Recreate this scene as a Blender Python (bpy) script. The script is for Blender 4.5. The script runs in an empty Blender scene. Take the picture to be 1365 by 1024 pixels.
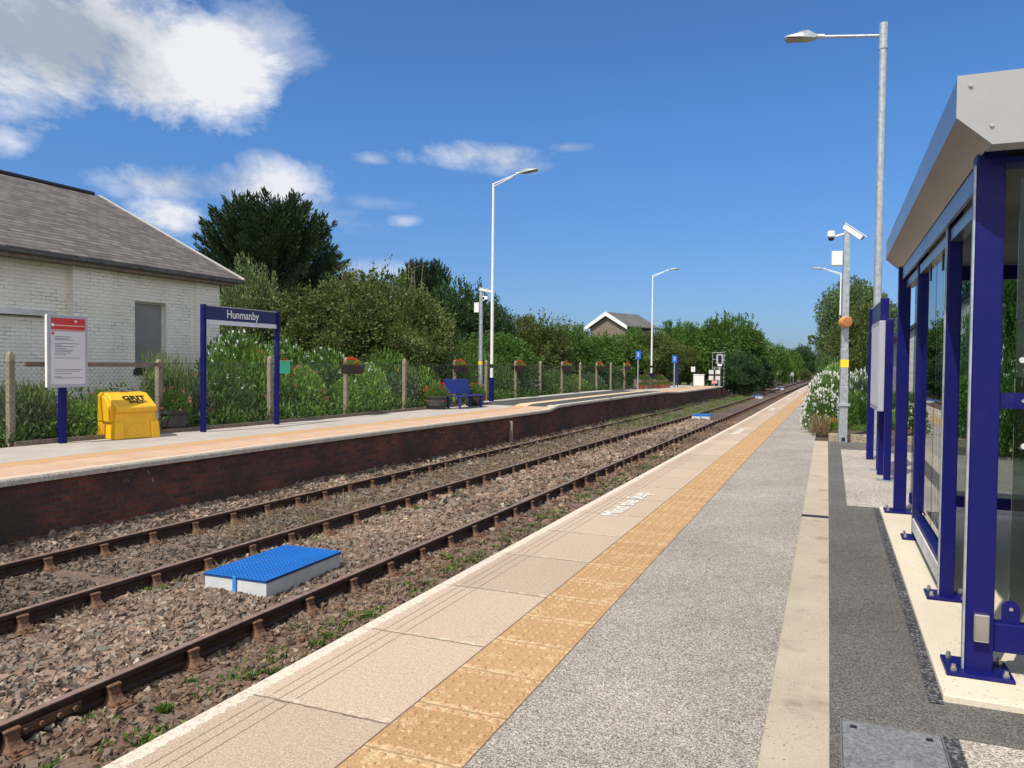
import bpy, math, random
import numpy as np
from math import radians as RD, sin, cos, pi
from mathutils import Vector, Matrix
random.seed(7); rng = np.random.default_rng(7)
S = bpy.context.scene
COL = S.collection
# ------------------------------------------------------------------ camera
F0, YAW, PIT, ROL, CH = 1028.0, RD(22.5), RD(1.5), RD(0.6), 1.4
cam = bpy.data.cameras.new('camera'); cam.sensor_width = 36; cam.lens = 36*F0/1365
cam.clip_start = 0.05; cam.clip_end = 5000
co = bpy.data.objects.new('camera', cam); COL.objects.link(co); S.camera = co
_M = Matrix.Rotation(YAW, 3, 'Z')
_f = _M @ Vector((0, cos(PIT), -sin(PIT))); _u0 = _M @ Vector((0, sin(PIT), cos(PIT))); _r0 = _M @ Vector((1, 0, 0))
_r = _r0*cos(ROL)+_u0*sin(ROL); _u = -_r0*sin(ROL)+_u0*cos(ROL)
co.matrix_world = Matrix(((_r.x, _u.x, -_f.x, 0), (_r.y, _u.y, -_f.y, 0), (_r.z, _u.z, -_f.z, CH), (0, 0, 0, 1)))
CP = Vector((0, 0, CH))
def ray(px, py): return _f + _r*((px-682.5)/F0) - _u*((py-512)/F0)
def at(px, py, z=0.0):
    d = ray(px, py); return CP + d*((z-CH)/d.z)
def pd(px, py, dep): return CP + ray(px, py)*dep
def dep_of(p): return (Vector(p)-CP).dot(_f)
def zat(x, y, py):          # height of the photo row py at ground place x,y
    h = (Vector((x, y, CH))-CP); d0 = h.dot(_f)
    lo, hi = -5.0, 40.0
    for _ in range(40):
        m = (lo+hi)/2; p = Vector((x, y, m))-CP
        v = 512-F0*(p.dot(_u)/p.dot(_f))
        if v > py: lo = m
        else: hi = m
    return (lo+hi)/2
# ------------------------------------------------------------------ world, sun, exposure
SUN_EL, SUN_AZ = 55.0, 17.0          # sun behind the camera, a little to the left
W = bpy.data.worlds.new('World'); S.world = W; W.use_nodes = True
nt = W.node_tree; nt.nodes.clear()
def nn(t, kind, **kw):
    n = t.nodes.new(kind)
    for k, v in kw.items():
        if k.startswith('i_'):
            key = k[2:]; key = int(key) if key.isdigit() else key.replace('_', ' ')
            n.inputs[key].default_value = v
        else: setattr(n, k, v)
    return n
def mth(t, op, a, b=None, c=None, clamp=False):
    n = t.nodes.new('ShaderNodeMath'); n.operation = op; n.use_clamp = clamp
    for i, v in enumerate((a, b, c)):
        if v is None: continue
        if isinstance(v, (int, float)): n.inputs[i].default_value = v
        else: t.links.new(v, n.inputs[i])
    return n.outputs[0]
def mixc(t, fac, a, b, mode='MIX'):
    n = t.nodes.new('ShaderNodeMix'); n.data_type = 'RGBA'; n.blend_type = mode
    for i, v in ((0, fac), (6, a), (7, b)):
        if isinstance(v, (int, float)): n.inputs[i].default_value = v
        elif isinstance(v, tuple): n.inputs[i].default_value = v if len(v) == 4 else v+(1,)
        else: t.links.new(v, n.inputs[i])
    return n.outputs[2]
sky = nn(nt, 'ShaderNodeTexSky', sky_type='NISHITA', sun_disc=False, sun_elevation=RD(SUN_EL), sun_rotation=RD(180+SUN_AZ), air_density=1.0, dust_density=0.6, ozone_density=2.0)
tc = nn(nt, 'ShaderNodeTexCoord')
sep = nn(nt, 'ShaderNodeSeparateXYZ'); nt.links.new(tc.outputs['Generated'], sep.inputs[0])
az = mth(nt, 'ARCTAN2', sep.outputs[0], sep.outputs[1]); el = mth(nt, 'ARCSINE', sep.outputs[2])
cmb = nn(nt, 'ShaderNodeCombineXYZ'); nt.links.new(az, cmb.inputs[0]); nt.links.new(mth(nt, 'MULTIPLY', el, 1.6), cmb.inputs[1])
n1 = nn(nt, 'ShaderNodeTexNoise', i_Scale=6.0, i_Detail=10.0, i_Roughness=0.66, i_Distortion=0.3); nt.links.new(cmb.outputs[0], n1.inputs['Vector'])
n2 = nn(nt, 'ShaderNodeTexNoise', i_Scale=3.2, i_Detail=4.0, i_Roughness=0.5); nt.links.new(cmb.outputs[0], n2.inputs['Vector'])
nz = mth(nt, 'SUBTRACT', n1.outputs[0], 0.5)
# banks of cloud: centre, half size (in degrees across the sky) and density
CLOUDS = [(60, 40, 290, 110, 1.35), (215, 82, 175, 85, 1.45), (20, 110, 150, 60, .95), (330, 55, 90, 55, .5), (15, 190, 60, 26, .8),
          (235, 243, 110, 28, .8), (225, 288, 58, 26, 1.0), (368, 250, 100, 40, .95), (420, 285, 90, 30, .35),
          (640, 207, 105, 20, .85), (680, 222, 80, 12, .5), (540, 294, 28, 9, .55), (757, 196, 34, 8, .45), (492, 212, 26, 10, .4),
          (510, 362, 70, 16, .45), (490, 270, 60, 14, .25)]
tot = None
for (cx, cy, rx, ry, k) in CLOUDS:
    d = ray(cx, cy).normalized(); a0 = math.atan2(d.x, d.y); e0 = math.asin(d.z)
    cz = (F0**2+(cx-682.5)**2)**.5/F0
    sx = rx/F0/cz/cz/max(.4, cos(e0)); sy = ry/F0/cz
    u = mth(nt, 'DIVIDE', mth(nt, 'SUBTRACT', az, a0), sx); v = mth(nt, 'DIVIDE', mth(nt, 'SUBTRACT', el, e0), sy)
    q = mth(nt, 'SQRT', mth(nt, 'ADD', mth(nt, 'MULTIPLY', u, u), mth(nt, 'MULTIPLY', v, v)))
    m_ = mth(nt, 'MULTIPLY', mth(nt, 'SUBTRACT', 1.0, q), 1.0)
    m_ = mth(nt, 'ADD', m_, mth(nt, 'MULTIPLY', nz, 2.5 if rx > 150 else 3.6))
    m_ = mth(nt, 'MULTIPLY', mth(nt, 'MULTIPLY', m_, 1.35 if rx > 150 else 1.0, clamp=True), k, clamp=True)
    # keep the noise from making cloud far from the bank
    g = mth(nt, 'MULTIPLY', mth(nt, 'SUBTRACT', 1.55, q), 1.6, clamp=True); m_ = mth(nt, 'MULTIPLY', m_, g)
    tot = m_ if tot is None else mth(nt, 'MAXIMUM', tot, m_)
shade = nn(nt, 'ShaderNodeValToRGB'); 
d_ = ray(90, 60).normalized(); ga = mth(nt, 'SUBTRACT', az, math.atan2(d_.x, d_.y)); ge = mth(nt, 'SUBTRACT', el, math.asin(d_.z))
gq = mth(nt, 'SQRT', mth(nt, 'ADD', mth(nt, 'MULTIPLY', ga, ga), mth(nt, 'MULTIPLY', mth(nt, 'MULTIPLY', ge, ge), 3.0)))     # the thick, grey belly of the big cloud
gd = mth(nt, 'MULTIPLY', mth(nt, 'SUBTRACT', .17, gq, clamp=True), 1.15)
nt.links.new(mth(nt, 'SUBTRACT', mth(nt, 'ADD', mth(nt, 'MULTIPLY', n2.outputs[0], .45), mth(nt, 'MULTIPLY', n1.outputs[0], .55)), gd), shade.inputs[0])
shade.color_ramp.elements[0].position = .36; shade.color_ramp.elements[0].color = (3.7, 4.2, 4.9, 1)
shade.color_ramp.elements[1].position = .53; shade.color_ramp.elements[1].color = (8.3, 8.4, 8.6, 1)
# unseen bright cloud behind and above the viewer, added for neutral fill light
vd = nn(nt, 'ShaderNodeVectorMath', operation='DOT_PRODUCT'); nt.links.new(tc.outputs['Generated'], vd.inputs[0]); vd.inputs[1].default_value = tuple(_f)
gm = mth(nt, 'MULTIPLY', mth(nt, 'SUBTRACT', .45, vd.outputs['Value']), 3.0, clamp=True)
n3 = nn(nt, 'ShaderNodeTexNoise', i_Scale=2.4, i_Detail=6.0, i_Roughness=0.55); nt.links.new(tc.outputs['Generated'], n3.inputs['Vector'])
fill_cloud = mth(nt, 'MULTIPLY', mth(nt, 'MULTIPLY', mth(nt, 'SUBTRACT', n3.outputs[0], .40), 6.0, clamp=True), gm)
tot = mth(nt, 'MAXIMUM', tot, fill_cloud)
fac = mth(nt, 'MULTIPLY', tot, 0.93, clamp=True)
tint = mixc(nt, 1.0, sky.outputs[0], (0.51, 0.88, 1.29), 'MULTIPLY')
lowsky = mth(nt, 'SUBTRACT', 1.0, mth(nt, 'MULTIPLY', el, 3.4), clamp=True)
tint = mixc(nt, lowsky, tint, mixc(nt, 1.0, tint, (.90, .70, .76), 'MULTIPLY'))
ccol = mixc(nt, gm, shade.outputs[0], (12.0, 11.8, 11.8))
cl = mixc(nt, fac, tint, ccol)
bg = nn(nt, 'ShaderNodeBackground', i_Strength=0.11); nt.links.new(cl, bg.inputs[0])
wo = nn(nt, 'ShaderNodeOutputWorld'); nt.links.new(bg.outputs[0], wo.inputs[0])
sl = bpy.data.lights.new('sun', 'SUN'); sl.energy = 4.7; sl.angle = RD(0.5); sl.color = (1.0, .94, .84)
so = bpy.data.objects.new('sun', sl); COL.objects.link(so)
so.rotation_euler = Vector((-sin(RD(SUN_AZ))*cos(RD(SUN_EL)), -cos(RD(SUN_AZ))*cos(RD(SUN_EL)), sin(RD(SUN_EL)))).to_track_quat('Z', 'Y').to_euler()
so.location = (-5, -20, 30)
vs = S.view_settings; vs.view_transform = 'Standard'; vs.look = 'None'; vs.exposure = 0.0; vs.gamma = 1.0
try: vs.use_curve_mapping = False
except Exception: pass
S.cycles.max_bounces = 8; S.cycles.transparent_max_bounces = 24
# ------------------------------------------------------------------ materials
def base_mat(name, rough=.8, metal=0.0, spec=.4):
    m = bpy.data.materials.new(name); m.use_nodes = True; t = m.node_tree
    b = t.nodes['Principled BSDF']; b.inputs['Roughness'].default_value = rough; b.inputs['Metallic'].default_value = metal
    b.inputs['Specular IOR Level'].default_value = spec
    return m, t, b
def vec(t, uv=False, obj=False):
    c = t.nodes.new('ShaderNodeTexCoord')
    if uv: return c.outputs['UV']
    if obj: return c.outputs['Object']
    g = t.nodes.new('ShaderNodeNewGeometry'); return g.outputs['Position']
def noise(t, v, scale, det=4, rough=.6, dist=0):
    n = nn(t, 'ShaderNodeTexNoise', i_Scale=float(scale), i_Detail=float(det), i_Roughness=float(rough), i_Distortion=float(dist)); t.links.new(v, n.inputs['Vector']); return n.outputs[0]
def ramp(t, f, stops):
    r = t.nodes.new('ShaderNodeValToRGB'); t.links.new(f, r.inputs[0]); e = r.color_ramp.elements
    while len(e) > len(stops): e.remove(e[-1])
    while len(e) < len(stops): e.new(.5)
    for k, (p, c) in enumerate(stops): e[k].position = p; e[k].color = tuple(c)+(1,) if len(c) == 3 else c
    return r.outputs[0]
def bump(t, b, h, dist=.01, st=1.0):
    n = nn(t, 'ShaderNodeBump', i_Strength=float(st), i_Distance=float(dist)); t.links.new(h, n.inputs['Height']); t.links.new(n.outputs[0], b.inputs['Normal'])
def var_mat(name, c1, c2, scale=3, rough=.8, metal=0, fine=0, bmp=0, c3=None, spec=.4, obj=True):
    m, t, b = base_mat(name, rough, metal, spec); v = vec(t, obj=obj)
    n = noise(t, v, scale, 6, .65)
    st = [(.35, c1), (.65, c2)] if c3 is None else [(.3, c1), (.52, c2), (.7, c3)]
    c = ramp(t, n, st)
    if fine:
        f = noise(t, v, fine, 3, .7); c = mixc(t, .55, c, ramp(t, f, [(.35, tuple(x*.55 for x in c1)), (.65, tuple(min(1, x*1.35) for x in c2))]))
        if bmp: bump(t, b, f, bmp)
    t.links.new(c, b.inputs['Base Color'])
    return m
M = {}
def paint(name, c, rough=.35, dirt=.25, metal=0, spec=.5, chips=0):
    m, t, b = base_mat(name, rough, metal, spec); v = vec(t, obj=True)
    n = noise(t, v, 2.5, 8, .7)
    c2 = tuple(x*(1-dirt)+.03*dirt for x in c)
    cc = ramp(t, n, [(.4, c2), (.62, c)])
    if chips:
        s = mth(t, 'GREATER_THAN', noise(t, v, 42, 8, .85), .80-.1*chips); cc = mixc(t, mth(t, 'MULTIPLY', s, .55), cc, (.35, .35, .38))
        du = mth(t, 'MULTIPLY', mth(t, 'SUBTRACT', noise(t, v, 1.7, 7, .7), .56), .9, clamp=True); cc = mixc(t, du, cc, (.16, .15, .14))
    t.links.new(cc, b.inputs['Base Color'])
    r = mth(t, 'ADD', mth(t, 'MULTIPLY', noise(t, v, 9, 4), .3), rough-.12); t.links.new(r, b.inputs['Roughness'])
    return m
M['blue'] = paint('blue_paint', (.0045, .005, .105), .38, .12, spec=.22, chips=1)
M['blue_dark'] = paint('dark_blue_board', (.012, .016, .10), .4)
M['bluebench'] = paint('blue_bench', (.02, .03, .22), .38)
M['white'] = paint('white_paint', (.80, .80, .78), .4, .12)
M['whitedirty'] = paint('dirty_white', (.72, .71, .66), .6, .3)
M['palestrip'] = paint('pale_strip', (.62, .64, .70), .5, .1)
M['yellow'] = paint('yellow_plastic', (.83, .46, .014), .42, .12, chips=.6)
M['yellowband'] = paint('yellow_band', (.9, .65, .02), .5, .1)
M['black'] = paint('black_paint', (.012, .012, .013), .5, .1)
M['orange'] = paint('orange_plastic', (.62, .28, .08), .5, .1)
M['galv'] = var_mat('galvanised_steel', (.34, .37, .38), (.52, .55, .56), 14, .42, .55, spec=.5)
M['alu'] = var_mat('brushed_metal', (.27, .285, .30), (.34, .355, .37), 1.2, .32, .85)
M['fascia'] = var_mat('grey_fascia', (.33, .33, .325), (.37, .37, .365), 2, .38, .15)
M['steel'] = var_mat('stainless_steel', (.55, .53, .49), (.62, .60, .56), 3, .25, .95)
M['bolt'] = var_mat('zinc_bolt', (.4, .38, .33), (.55, .52, .45), 30, .4, .8)
M['signgrey'] = paint('grey_frame', (.38, .40, .45), .45, .1)
M['paper'] = paint('poster_paper', (.62, .62, .66), .5, .06)
M['redprint'] = paint('red_print', (.55, .035, .03), .5, .1)
M['greyprint'] = paint('grey_print', (.2, .2, .24), .6, .1)
M['signblue'] = paint('sign_blue', (.02, .13, .55), .4, .1)
M['gridblue'] = paint('cover_blue', (.014, .165, .56), .38, .15, chips=.8)
M['green'] = paint('mint_green', (.05, .55, .33), .5, .1)
M['terracotta'] = var_mat('terracotta', (.22, .08, .045), (.34, .14, .08), 8, .8)
M['wood'] = var_mat('weathered_wood', (.10, .075, .055), (.22, .17, .13), 5, .85, fine=40, bmp=.003)
M['barrel'] = var_mat('barrel_wood', (.030, .028, .028), (.075, .068, .062), 6, .7, fine=40, bmp=.003)
M['trough'] = var_mat('planter_plastic', (.03, .02, .015), (.05, .035, .03), 6, .7)
M['concpost'] = var_mat('concrete_post', (.17, .14, .10), (.34, .29, .21), 6, .9, fine=60, bmp=.004)
M['conc'] = var_mat('concrete', (.40, .39, .37), (.56, .55, .52), 2.5, .85, fine=50, bmp=.002)
M['bark'] = var_mat('bark', (.06, .045, .03), (.14, .11, .08), 6, .9, fine=25, bmp=.02)
M['twig'] = var_mat('pale_twig', (.25, .21, .16), (.4, .35, .28), 6, .9)
M['wire'] = var_mat('fence_wire', (.08, .08, .075), (.14, .14, .13), 20, .5, .5)
M['soil'] = var_mat('soil', (.05, .035, .022), (.10, .075, .05), 3, .95, fine=30, bmp=.02, obj=False)
M['grass_ground'] = var_mat('grass_ground', (.05, .075, .02), (.13, .15, .045), 1.2, .95, fine=20, bmp=.03, c3=(.16, .15, .07), obj=False)
M['sleeper'] = var_mat('old_sleeper', (.075, .05, .035), (.17, .115, .08), 4, .9, fine=35, bmp=.006, c3=(.22, .17, .12))
M['rust'] = var_mat('rusty_iron', (.10, .05, .03), (.20, .11, .065), 12, .85, fine=60, bmp=.003)
M['lens'] = paint('dark_lens', (.01, .01, .012), .15, 0)
M['roofgrey'] = var_mat('grey_roof', (.09, .088, .085), (.14, .135, .13), 1, .85)
M['brownwall'] = var_mat('brown_wall', (.16, .12, .10), (.22, .17, .14), 3, .9)
M['blockwall'] = var_mat('grey_render', (.26, .27, .27), (.36, .37, .37), 2, .9, fine=18, bmp=.005)
M['bedstone'] = var_mat('bed_edging', (.22, .17, .12), (.38, .31, .23), 8, .9, fine=30, bmp=.006)

def rail_mat():
    m, t, b = base_mat('rail_steel', .55, .3)
    v = vec(t, obj=True); n = noise(t, v, 8, 6, .7)
    c = ramp(t, n, [(.35, (.030, .018, .014)), (.7, (.075, .042, .030))])
    g = t.nodes.new('ShaderNodeNewGeometry'); s = nn(t, 'ShaderNodeSeparateXYZ'); t.links.new(g.outputs['Normal'], s.inputs[0])
    top = mth(t, 'MULTIPLY', mth(t, 'SUBTRACT', s.outputs[2], .93), 20, clamp=True)
    c = mixc(t, top, c, ramp(t, n, [(.3, (.20, .12, .085)), (.7, (.36, .25, .20))]))
    t.links.new(c, b.inputs['Base Color']); bump(t, b, noise(t, v, 60, 3), .001); return m
M['rail'] = rail_mat()
def glass_mat(ior=1.75, tint=(.86, .92, .90, 1)):
    m = bpy.data.materials.new('glass'); m.use_nodes = True; t = m.node_tree; t.nodes.clear()
    o = t.nodes.new('ShaderNodeOutputMaterial'); tr = nn(t, 'ShaderNodeBsdfTransparent'); tr.inputs[0].default_value = tint
    gl = nn(t, 'ShaderNodeBsdfGlossy', i_Roughness=.01); gl.inputs[0].default_value = (.95, 1, 1, 1)
    lw = nn(t, 'ShaderNodeFresnel', i_IOR=ior); mx = t.nodes.new('ShaderNodeMixShader')
    t.links.new(lw.outputs[0], mx.inputs[0]); t.links.new(tr.outputs[0], mx.inputs[1]); t.links.new(gl.outputs[0], mx.inputs[2]); t.links.new(mx.outputs[0], o.inputs[0]); return m
M['glass'] = glass_mat(); M['glass2'] = glass_mat(1.38, (.55, .62, .60, 1))
def leaf_mat(name, cs, trans=.3, rough=.5):
    m, t, b = base_mat(name, rough, 0, .35)
    g = t.nodes.new('ShaderNodeNewGeometry'); oi = t.nodes.new('ShaderNodeObjectInfo')
    v = vec(t, obj=True); n = noise(t, v, 2.6, 5, .65)
    f = mth(t, 'ADD', mth(t, 'MULTIPLY', g.outputs['Random Per Island'], .45), mth(t, 'MULTIPLY', mth(t, 'SUBTRACT', n, .22), .95))
    k = len(cs); c = ramp(t, f, [(.12+.8*i/(k-1), cc) for i, cc in enumerate(cs)])
    t.links.new(c, b.inputs['Base Color'])
    o = [x for x in t.nodes if x.type == 'OUTPUT_MATERIAL'][0]
    tl = t.nodes.new('ShaderNodeBsdfTranslucent'); t.links.new(c, tl.inputs[0]); mx = t.nodes.new('ShaderNodeMixShader'); mx.inputs[0].default_value = trans
    t.links.new(b.outputs[0], mx.inputs[1]); t.links.new(tl.outputs[0], mx.inputs[2]); t.links.new(mx.outputs[0], o.inputs[0]); return m
L = {}
L['hawthorn'] = leaf_mat('hawthorn_leaf', [(.036, .062, .014), (.080, .125, .028), (.14, .185, .044), (.23, .215, .09)])
L['green'] = leaf_mat('green_leaf', [(.036, .085, .016), (.090, .180, .030), (.18, .29, .058)])
L['dark'] = leaf_mat('dark_leaf', [(.020, .048, .018), (.042, .095, .028), (.085, .155, .042)])
L['cypress'] = leaf_mat('cypress_leaf', [(.016, .040, .018), (.038, .075, .028), (.085, .13, .045)], .15)
L['pale'] = leaf_mat('pale_leaf', [(.075, .12, .040), (.16, .22, .075), (.30, .36, .15)])
L['bright'] = leaf_mat('bright_leaf', [(.080, .170, .025), (.18, .33, .05), (.35, .50, .11)])
L['greygreen'] = leaf_mat('grey_green_leaf', [(.060, .105, .045), (.12, .19, .075), (.22, .30, .12)])
L['dry'] = leaf_mat('dry_grass', [(.16, .11, .05), (.30, .22, .11), (.42, .34, .19)])
L['weed'] = leaf_mat('weed_leaf', [(.06, .10, .02), (.12, .20, .04), (.24, .30, .07)])
L['blade'] = leaf_mat('blade_leaf', [(.065, .13, .03), (.14, .22, .055), (.28, .33, .12)])
def petal(name, c, c2=None):
    return leaf_mat(name, [tuple(x*.8 for x in c), c, c2 or c], .25, .6)
L['red'] = petal('red_petal', (.70, .02, .02), (.8, .06, .04)); L['orange'] = petal('orange_petal', (.80, .10, .02), (.85, .2, .05))
L['pink'] = petal('pink_petal', (.75, .12, .18), (.8, .3, .32)); L['white'] = petal('white_petal', (.80, .80, .74)); L['magenta'] = petal('magenta_petal', (.65, .03, .30), (.8, .1, .5))
L['yellow'] = petal('yellow_petal', (.80, .55, .04)); L['purple'] = petal('purple_petal', (.25, .06, .4)); L['salmon'] = petal('salmon_petal', (.7, .25, .18))

def uvmat(name, fn, rough=.85):
    m, t, b = base_mat(name, rough); u = t.nodes.new('ShaderNodeTexCoord').outputs['UV']
    s = nn(t, 'ShaderNodeSeparateXYZ'); t.links.new(u, s.inputs[0]); fn(t, b, u, s.outputs[0], s.outputs[1]); return m
def line_mask(t, x, pos, w, per=None):
    if per: x = mth(t, 'PINGPONG', mth(t, 'SUBTRACT', x, pos), per/2); return mth(t, 'LESS_THAN', x, w/2)
    return mth(t, 'LESS_THAN', mth(t, 'ABSOLUTE', mth(t, 'SUBTRACT', x, pos)), w/2)
def f_paver(t, b, u, x, y):
    big = noise(t, u, 1.3, 5, .6); fine = noise(t, u, 120, 3, .75); mid = noise(t, u, 14, 5, .7)
    c = ramp(t, big, [(.3, (.38, .288, .20)), (.55, (.46, .362, .258)), (.72, (.51, .412, .305))])
    c = mixc(t, .75, c, ramp(t, fine, [(.36, (.22, .15, .10)), (.47, (.46, .35, .25)), (.54, (.52, .40, .30)), (.64, (.74, .61, .47))]))
    # every slab its own shade
    sl = nn(t, 'ShaderNodeTexWhiteNoise', noise_dimensions='1D'); t.links.new(mth(t, 'FLOOR', mth(t, 'DIVIDE', mth(t, 'SUBTRACT', y, .77), .89)), sl.inputs['W'])
    c = mixc(t, .35, c, mixc(t, sl.outputs[0], (.34, .25, .175), (.56, .43, .31)))
    yj = mth(t, 'ADD', y, mth(t, 'MULTIPLY', mth(t, 'SUBTRACT', mid, .5), .03))
    j = line_mask(t, yj, .77, .012, .89)
    g = None
    for p in (.135, .19, .255): 
        k = line_mask(t, mth(t, 'ADD', x, mth(t, 'MULTIPLY', mth(t, 'SUBTRACT', mid, .5), .006)), p, .006); g = k if g is None else mth(t, 'MAXIMUM', g, k)
    g = mth(t, 'MULTIPLY', g, .75); j = mth(t, 'MULTIPLY', j, mth(t, 'ADD', mid, .3, clamp=True))
    a = mth(t, 'MAXIMUM', g, j); c = mixc(t, a, c, (.14, .095, .065))
    lj = mth(t, 'MULTIPLY', line_mask(t, yj, .795, .03, .89), mth(t, 'GREATER_THAN', mid, .55)); c = mixc(t, mth(t, 'MULTIPLY', lj, .5), c, (.7, .62, .5))
    sc = mth(t, 'GREATER_THAN', noise(t, u, 4, 8, .8), .62); c = mixc(t, mth(t, 'MULTIPLY', sc, .35), c, (.30, .22, .16)); c = mixc(t, .55, c, ramp(t, noise(t, u, 42, 6, .85), [(.35, (.66, .63, .60)), (.5, (1, 1, 1)), (.68, (1.25, 1.22, 1.18))]), 'MULTIPLY')
    # white painted nose, worn through
    nose = mth(t, 'LESS_THAN', mth(t, 'ADD', x, mth(t, 'MULTIPLY', mth(t, 'SUBTRACT', noise(t, u, 26, 6, .8), .5), .09)), .07)
    wear = mth(t, 'GREATER_THAN', noise(t, u, 30, 8, .85), .46)
    c = mixc(t, mth(t, 'MULTIPLY', nose, mth(t, 'ADD', mth(t, 'MULTIPLY', wear, .55), .1)), c, (.72, .66, .54))
    t.links.new(c, b.inputs['Base Color']); bump(t, b, mth(t, 'SUBTRACT', fine, mth(t, 'MULTIPLY', a, 2.0)), .003)
M['paver'] = uvmat('pink_paver', f_paver)
def f_tact(t, b, u, x, y):
    fine = noise(t, u, 110, 3, .75); mid = noise(t, u, 6, 5, .7)
    sl = nn(t, 'ShaderNodeTexWhiteNoise', noise_dimensions='1D'); t.links.new(mth(t, 'FLOOR', mth(t, 'DIVIDE', mth(t, 'SUBTRACT', y, .77), .4)), sl.inputs['W'])
    c = mixc(t, sl.outputs[0], (.37, .222, .105), (.45, .285, .14)); c = mixc(t, .4, c, ramp(t, fine, [(.38, (.24, .13, .05)), (.5, (.43, .25, .10)), (.62, (.66, .45, .22))])); c = mixc(t, .4, c, ramp(t, noise(t, u, 38, 6, .85), [(.35, (.70, .66, .60)), (.52, (1, 1, 1)), (.68, (1.25, 1.25, 1.3))]), 'MULTIPLY')
    pale = mth(t, 'MULTIPLY', mth(t, 'GREATER_THAN', mid, .57), mth(t, 'GREATER_THAN', fine, .50))
    yj = mth(t, 'ADD', y, mth(t, 'MULTIPLY', mth(t, 'SUBTRACT', mid, .5), .02))
    j = line_mask(t, yj, .77, .012, .4)
    halo = mth(t, 'MULTIPLY', line_mask(t, yj, .77, .09, .4), mth(t, 'GREATER_THAN', noise(t, u, 30, 6, .8), .5))
    c = mixc(t, mth(t, 'MULTIPLY', mth(t, 'MAXIMUM', pale, halo), .5), c, (.76, .60, .36)); c = mixc(t, mth(t, 'MULTIPLY', j, .7), c, (.26, .17, .08))
    e = mth(t, 'MAXIMUM', mth(t, 'LESS_THAN', x, .008), mth(t, 'GREATER_THAN', x, .402)); c = mixc(t, mth(t, 'MULTIPLY', e, .8), c, (.08, .06, .05))
    t.links.new(c, b.inputs['Base Color']); bump(t, b, mth(t, 'SUBTRACT', fine, j), .003)
M['tact'] = uvmat('buff_tactile', f_tact)
def f_grit(cs, sc=150):
    def f(t, b, u, x, y):
        v = nn(t, 'ShaderNodeTexVoronoi', i_Scale=float(sc)); t.links.new(u, v.inputs['Vector'])
        s = nn(t, 'ShaderNodeSeparateColor'); t.links.new(v.outputs['Color'], s.inputs[0])
        k = noise(t, u, sc*.7, 2, .5); big = noise(t, u, .9, 5, .6)
        ff = mth(t, 'ADD', mth(t, 'MULTIPLY', s.outputs[0], .6), mth(t, 'MULTIPLY', k, .4))
        c = ramp(t, ff, [(.2, cs[0]), (.42, cs[1]), (.6, cs[2]), (.8, cs[3])])
        c = mixc(t, .8, c, ramp(t, big, [(.3, (.70, .69, .67)), (.7, (1.15, 1.14, 1.12))]), 'MULTIPLY'); c = mixc(t, .5, c, ramp(t, noise(t, u, 11, 6, .75), [(.35, (.78, .77, .76)), (.65, (1.12, 1.12, 1.12))]), 'MULTIPLY')
        st = noise(t, u, 3.1, 8, .8); c = mixc(t, mth(t, 'MULTIPLY', mth(t, 'MULTIPLY', mth(t, 'SUBTRACT', st, .60), 8, clamp=True), .30), c, (.05, .045, .04))
        gv = nn(t, 'ShaderNodeTexVoronoi', i_Scale=3.3); t.links.new(u, gv.inputs['Vector']); gs = nn(t, 'ShaderNodeSeparateColor'); t.links.new(gv.outputs['Color'], gs.inputs[0])
        gm_ = mth(t, 'MULTIPLY', mth(t, 'LESS_THAN', gv.outputs['Distance'], mth(t, 'MULTIPLY', gs.outputs[1], .075)), mth(t, 'GREATER_THAN', gs.outputs[0], .45)); c = mixc(t, mth(t, 'MULTIPLY', gm_, .6), c, (.07, .065, .06))
        t.links.new(c, b.inputs['Base Color']); bump(t, b, mth(t, 'SUBTRACT', 1.0, v.outputs['Distance']), .003)
    return f
M['grit'] = uvmat('gritted_tarmac', f_grit([(.12, .103, .085), (.28, .248, .21), (.40, .365, .31), (.60, .55, .48)], 185))
M['gritwarm'] = uvmat('warm_gritted_tarmac', f_grit([(.14, .115, .095), (.34, .29, .24), (.50, .44, .37), (.66, .60, .52)]))
M['asphalt'] = uvmat('dark_asphalt', f_grit([(.06, .055, .048), (.105, .098, .087), (.14, .132, .118), (.22, .205, .18)], 170))
M['asphaltblack'] = uvmat('fresh_asphalt', f_grit([(.025, .025, .026), (.045, .045, .046), (.065, .065, .066), (.1, .1, .1)], 170))
M['tar'] = uvmat('tar_seam', f_grit([(.02, .02, .022), (.04, .04, .043), (.07, .07, .075), (.2, .2, .21)], 90))
def f_conc(c1, c2, stain=.5):
    def f(t, b, u, x, y):
        big = noise(t, u, 1.6, 6, .65); fine = noise(t, u, 90, 4, .75)
        c = ramp(t, big, [(.3, c1), (.7, c2)]); c = mixc(t, .3, c, ramp(t, fine, [(.3, tuple(q*.5 for q in c1)), (.6, c2)]))
        mp = nn(t, 'ShaderNodeMapping'); mp.inputs['Scale'].default_value = (1, 1.6, 1); t.links.new(u, mp.inputs[0])
        v = nn(t, 'ShaderNodeTexVoronoi', i_Scale=34.0); t.links.new(mp.outputs[0], v.inputs['Vector'])
        pits = mth(t, 'MULTIPLY', mth(t, 'LESS_THAN', v.outputs['Distance'], .16), mth(t, 'GREATER_THAN', noise(t, u, 3, 4), .5))
        st = noise(t, u, 2.3, 5, .6); c = mixc(t, mth(t, 'MULTIPLY', mth(t, 'MULTIPLY', mth(t, 'SUBTRACT', st, .58), 6, clamp=True), stain), c, tuple(q*.5 for q in c1))
        c = mixc(t, mth(t, 'MULTIPLY', pits, .7), c, (.12, .10, .08))
        t.links.new(c, b.inputs['Base Color']); bump(t, b, mth(t, 'SUBTRACT', fine, pits), .003)
    return f
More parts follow.
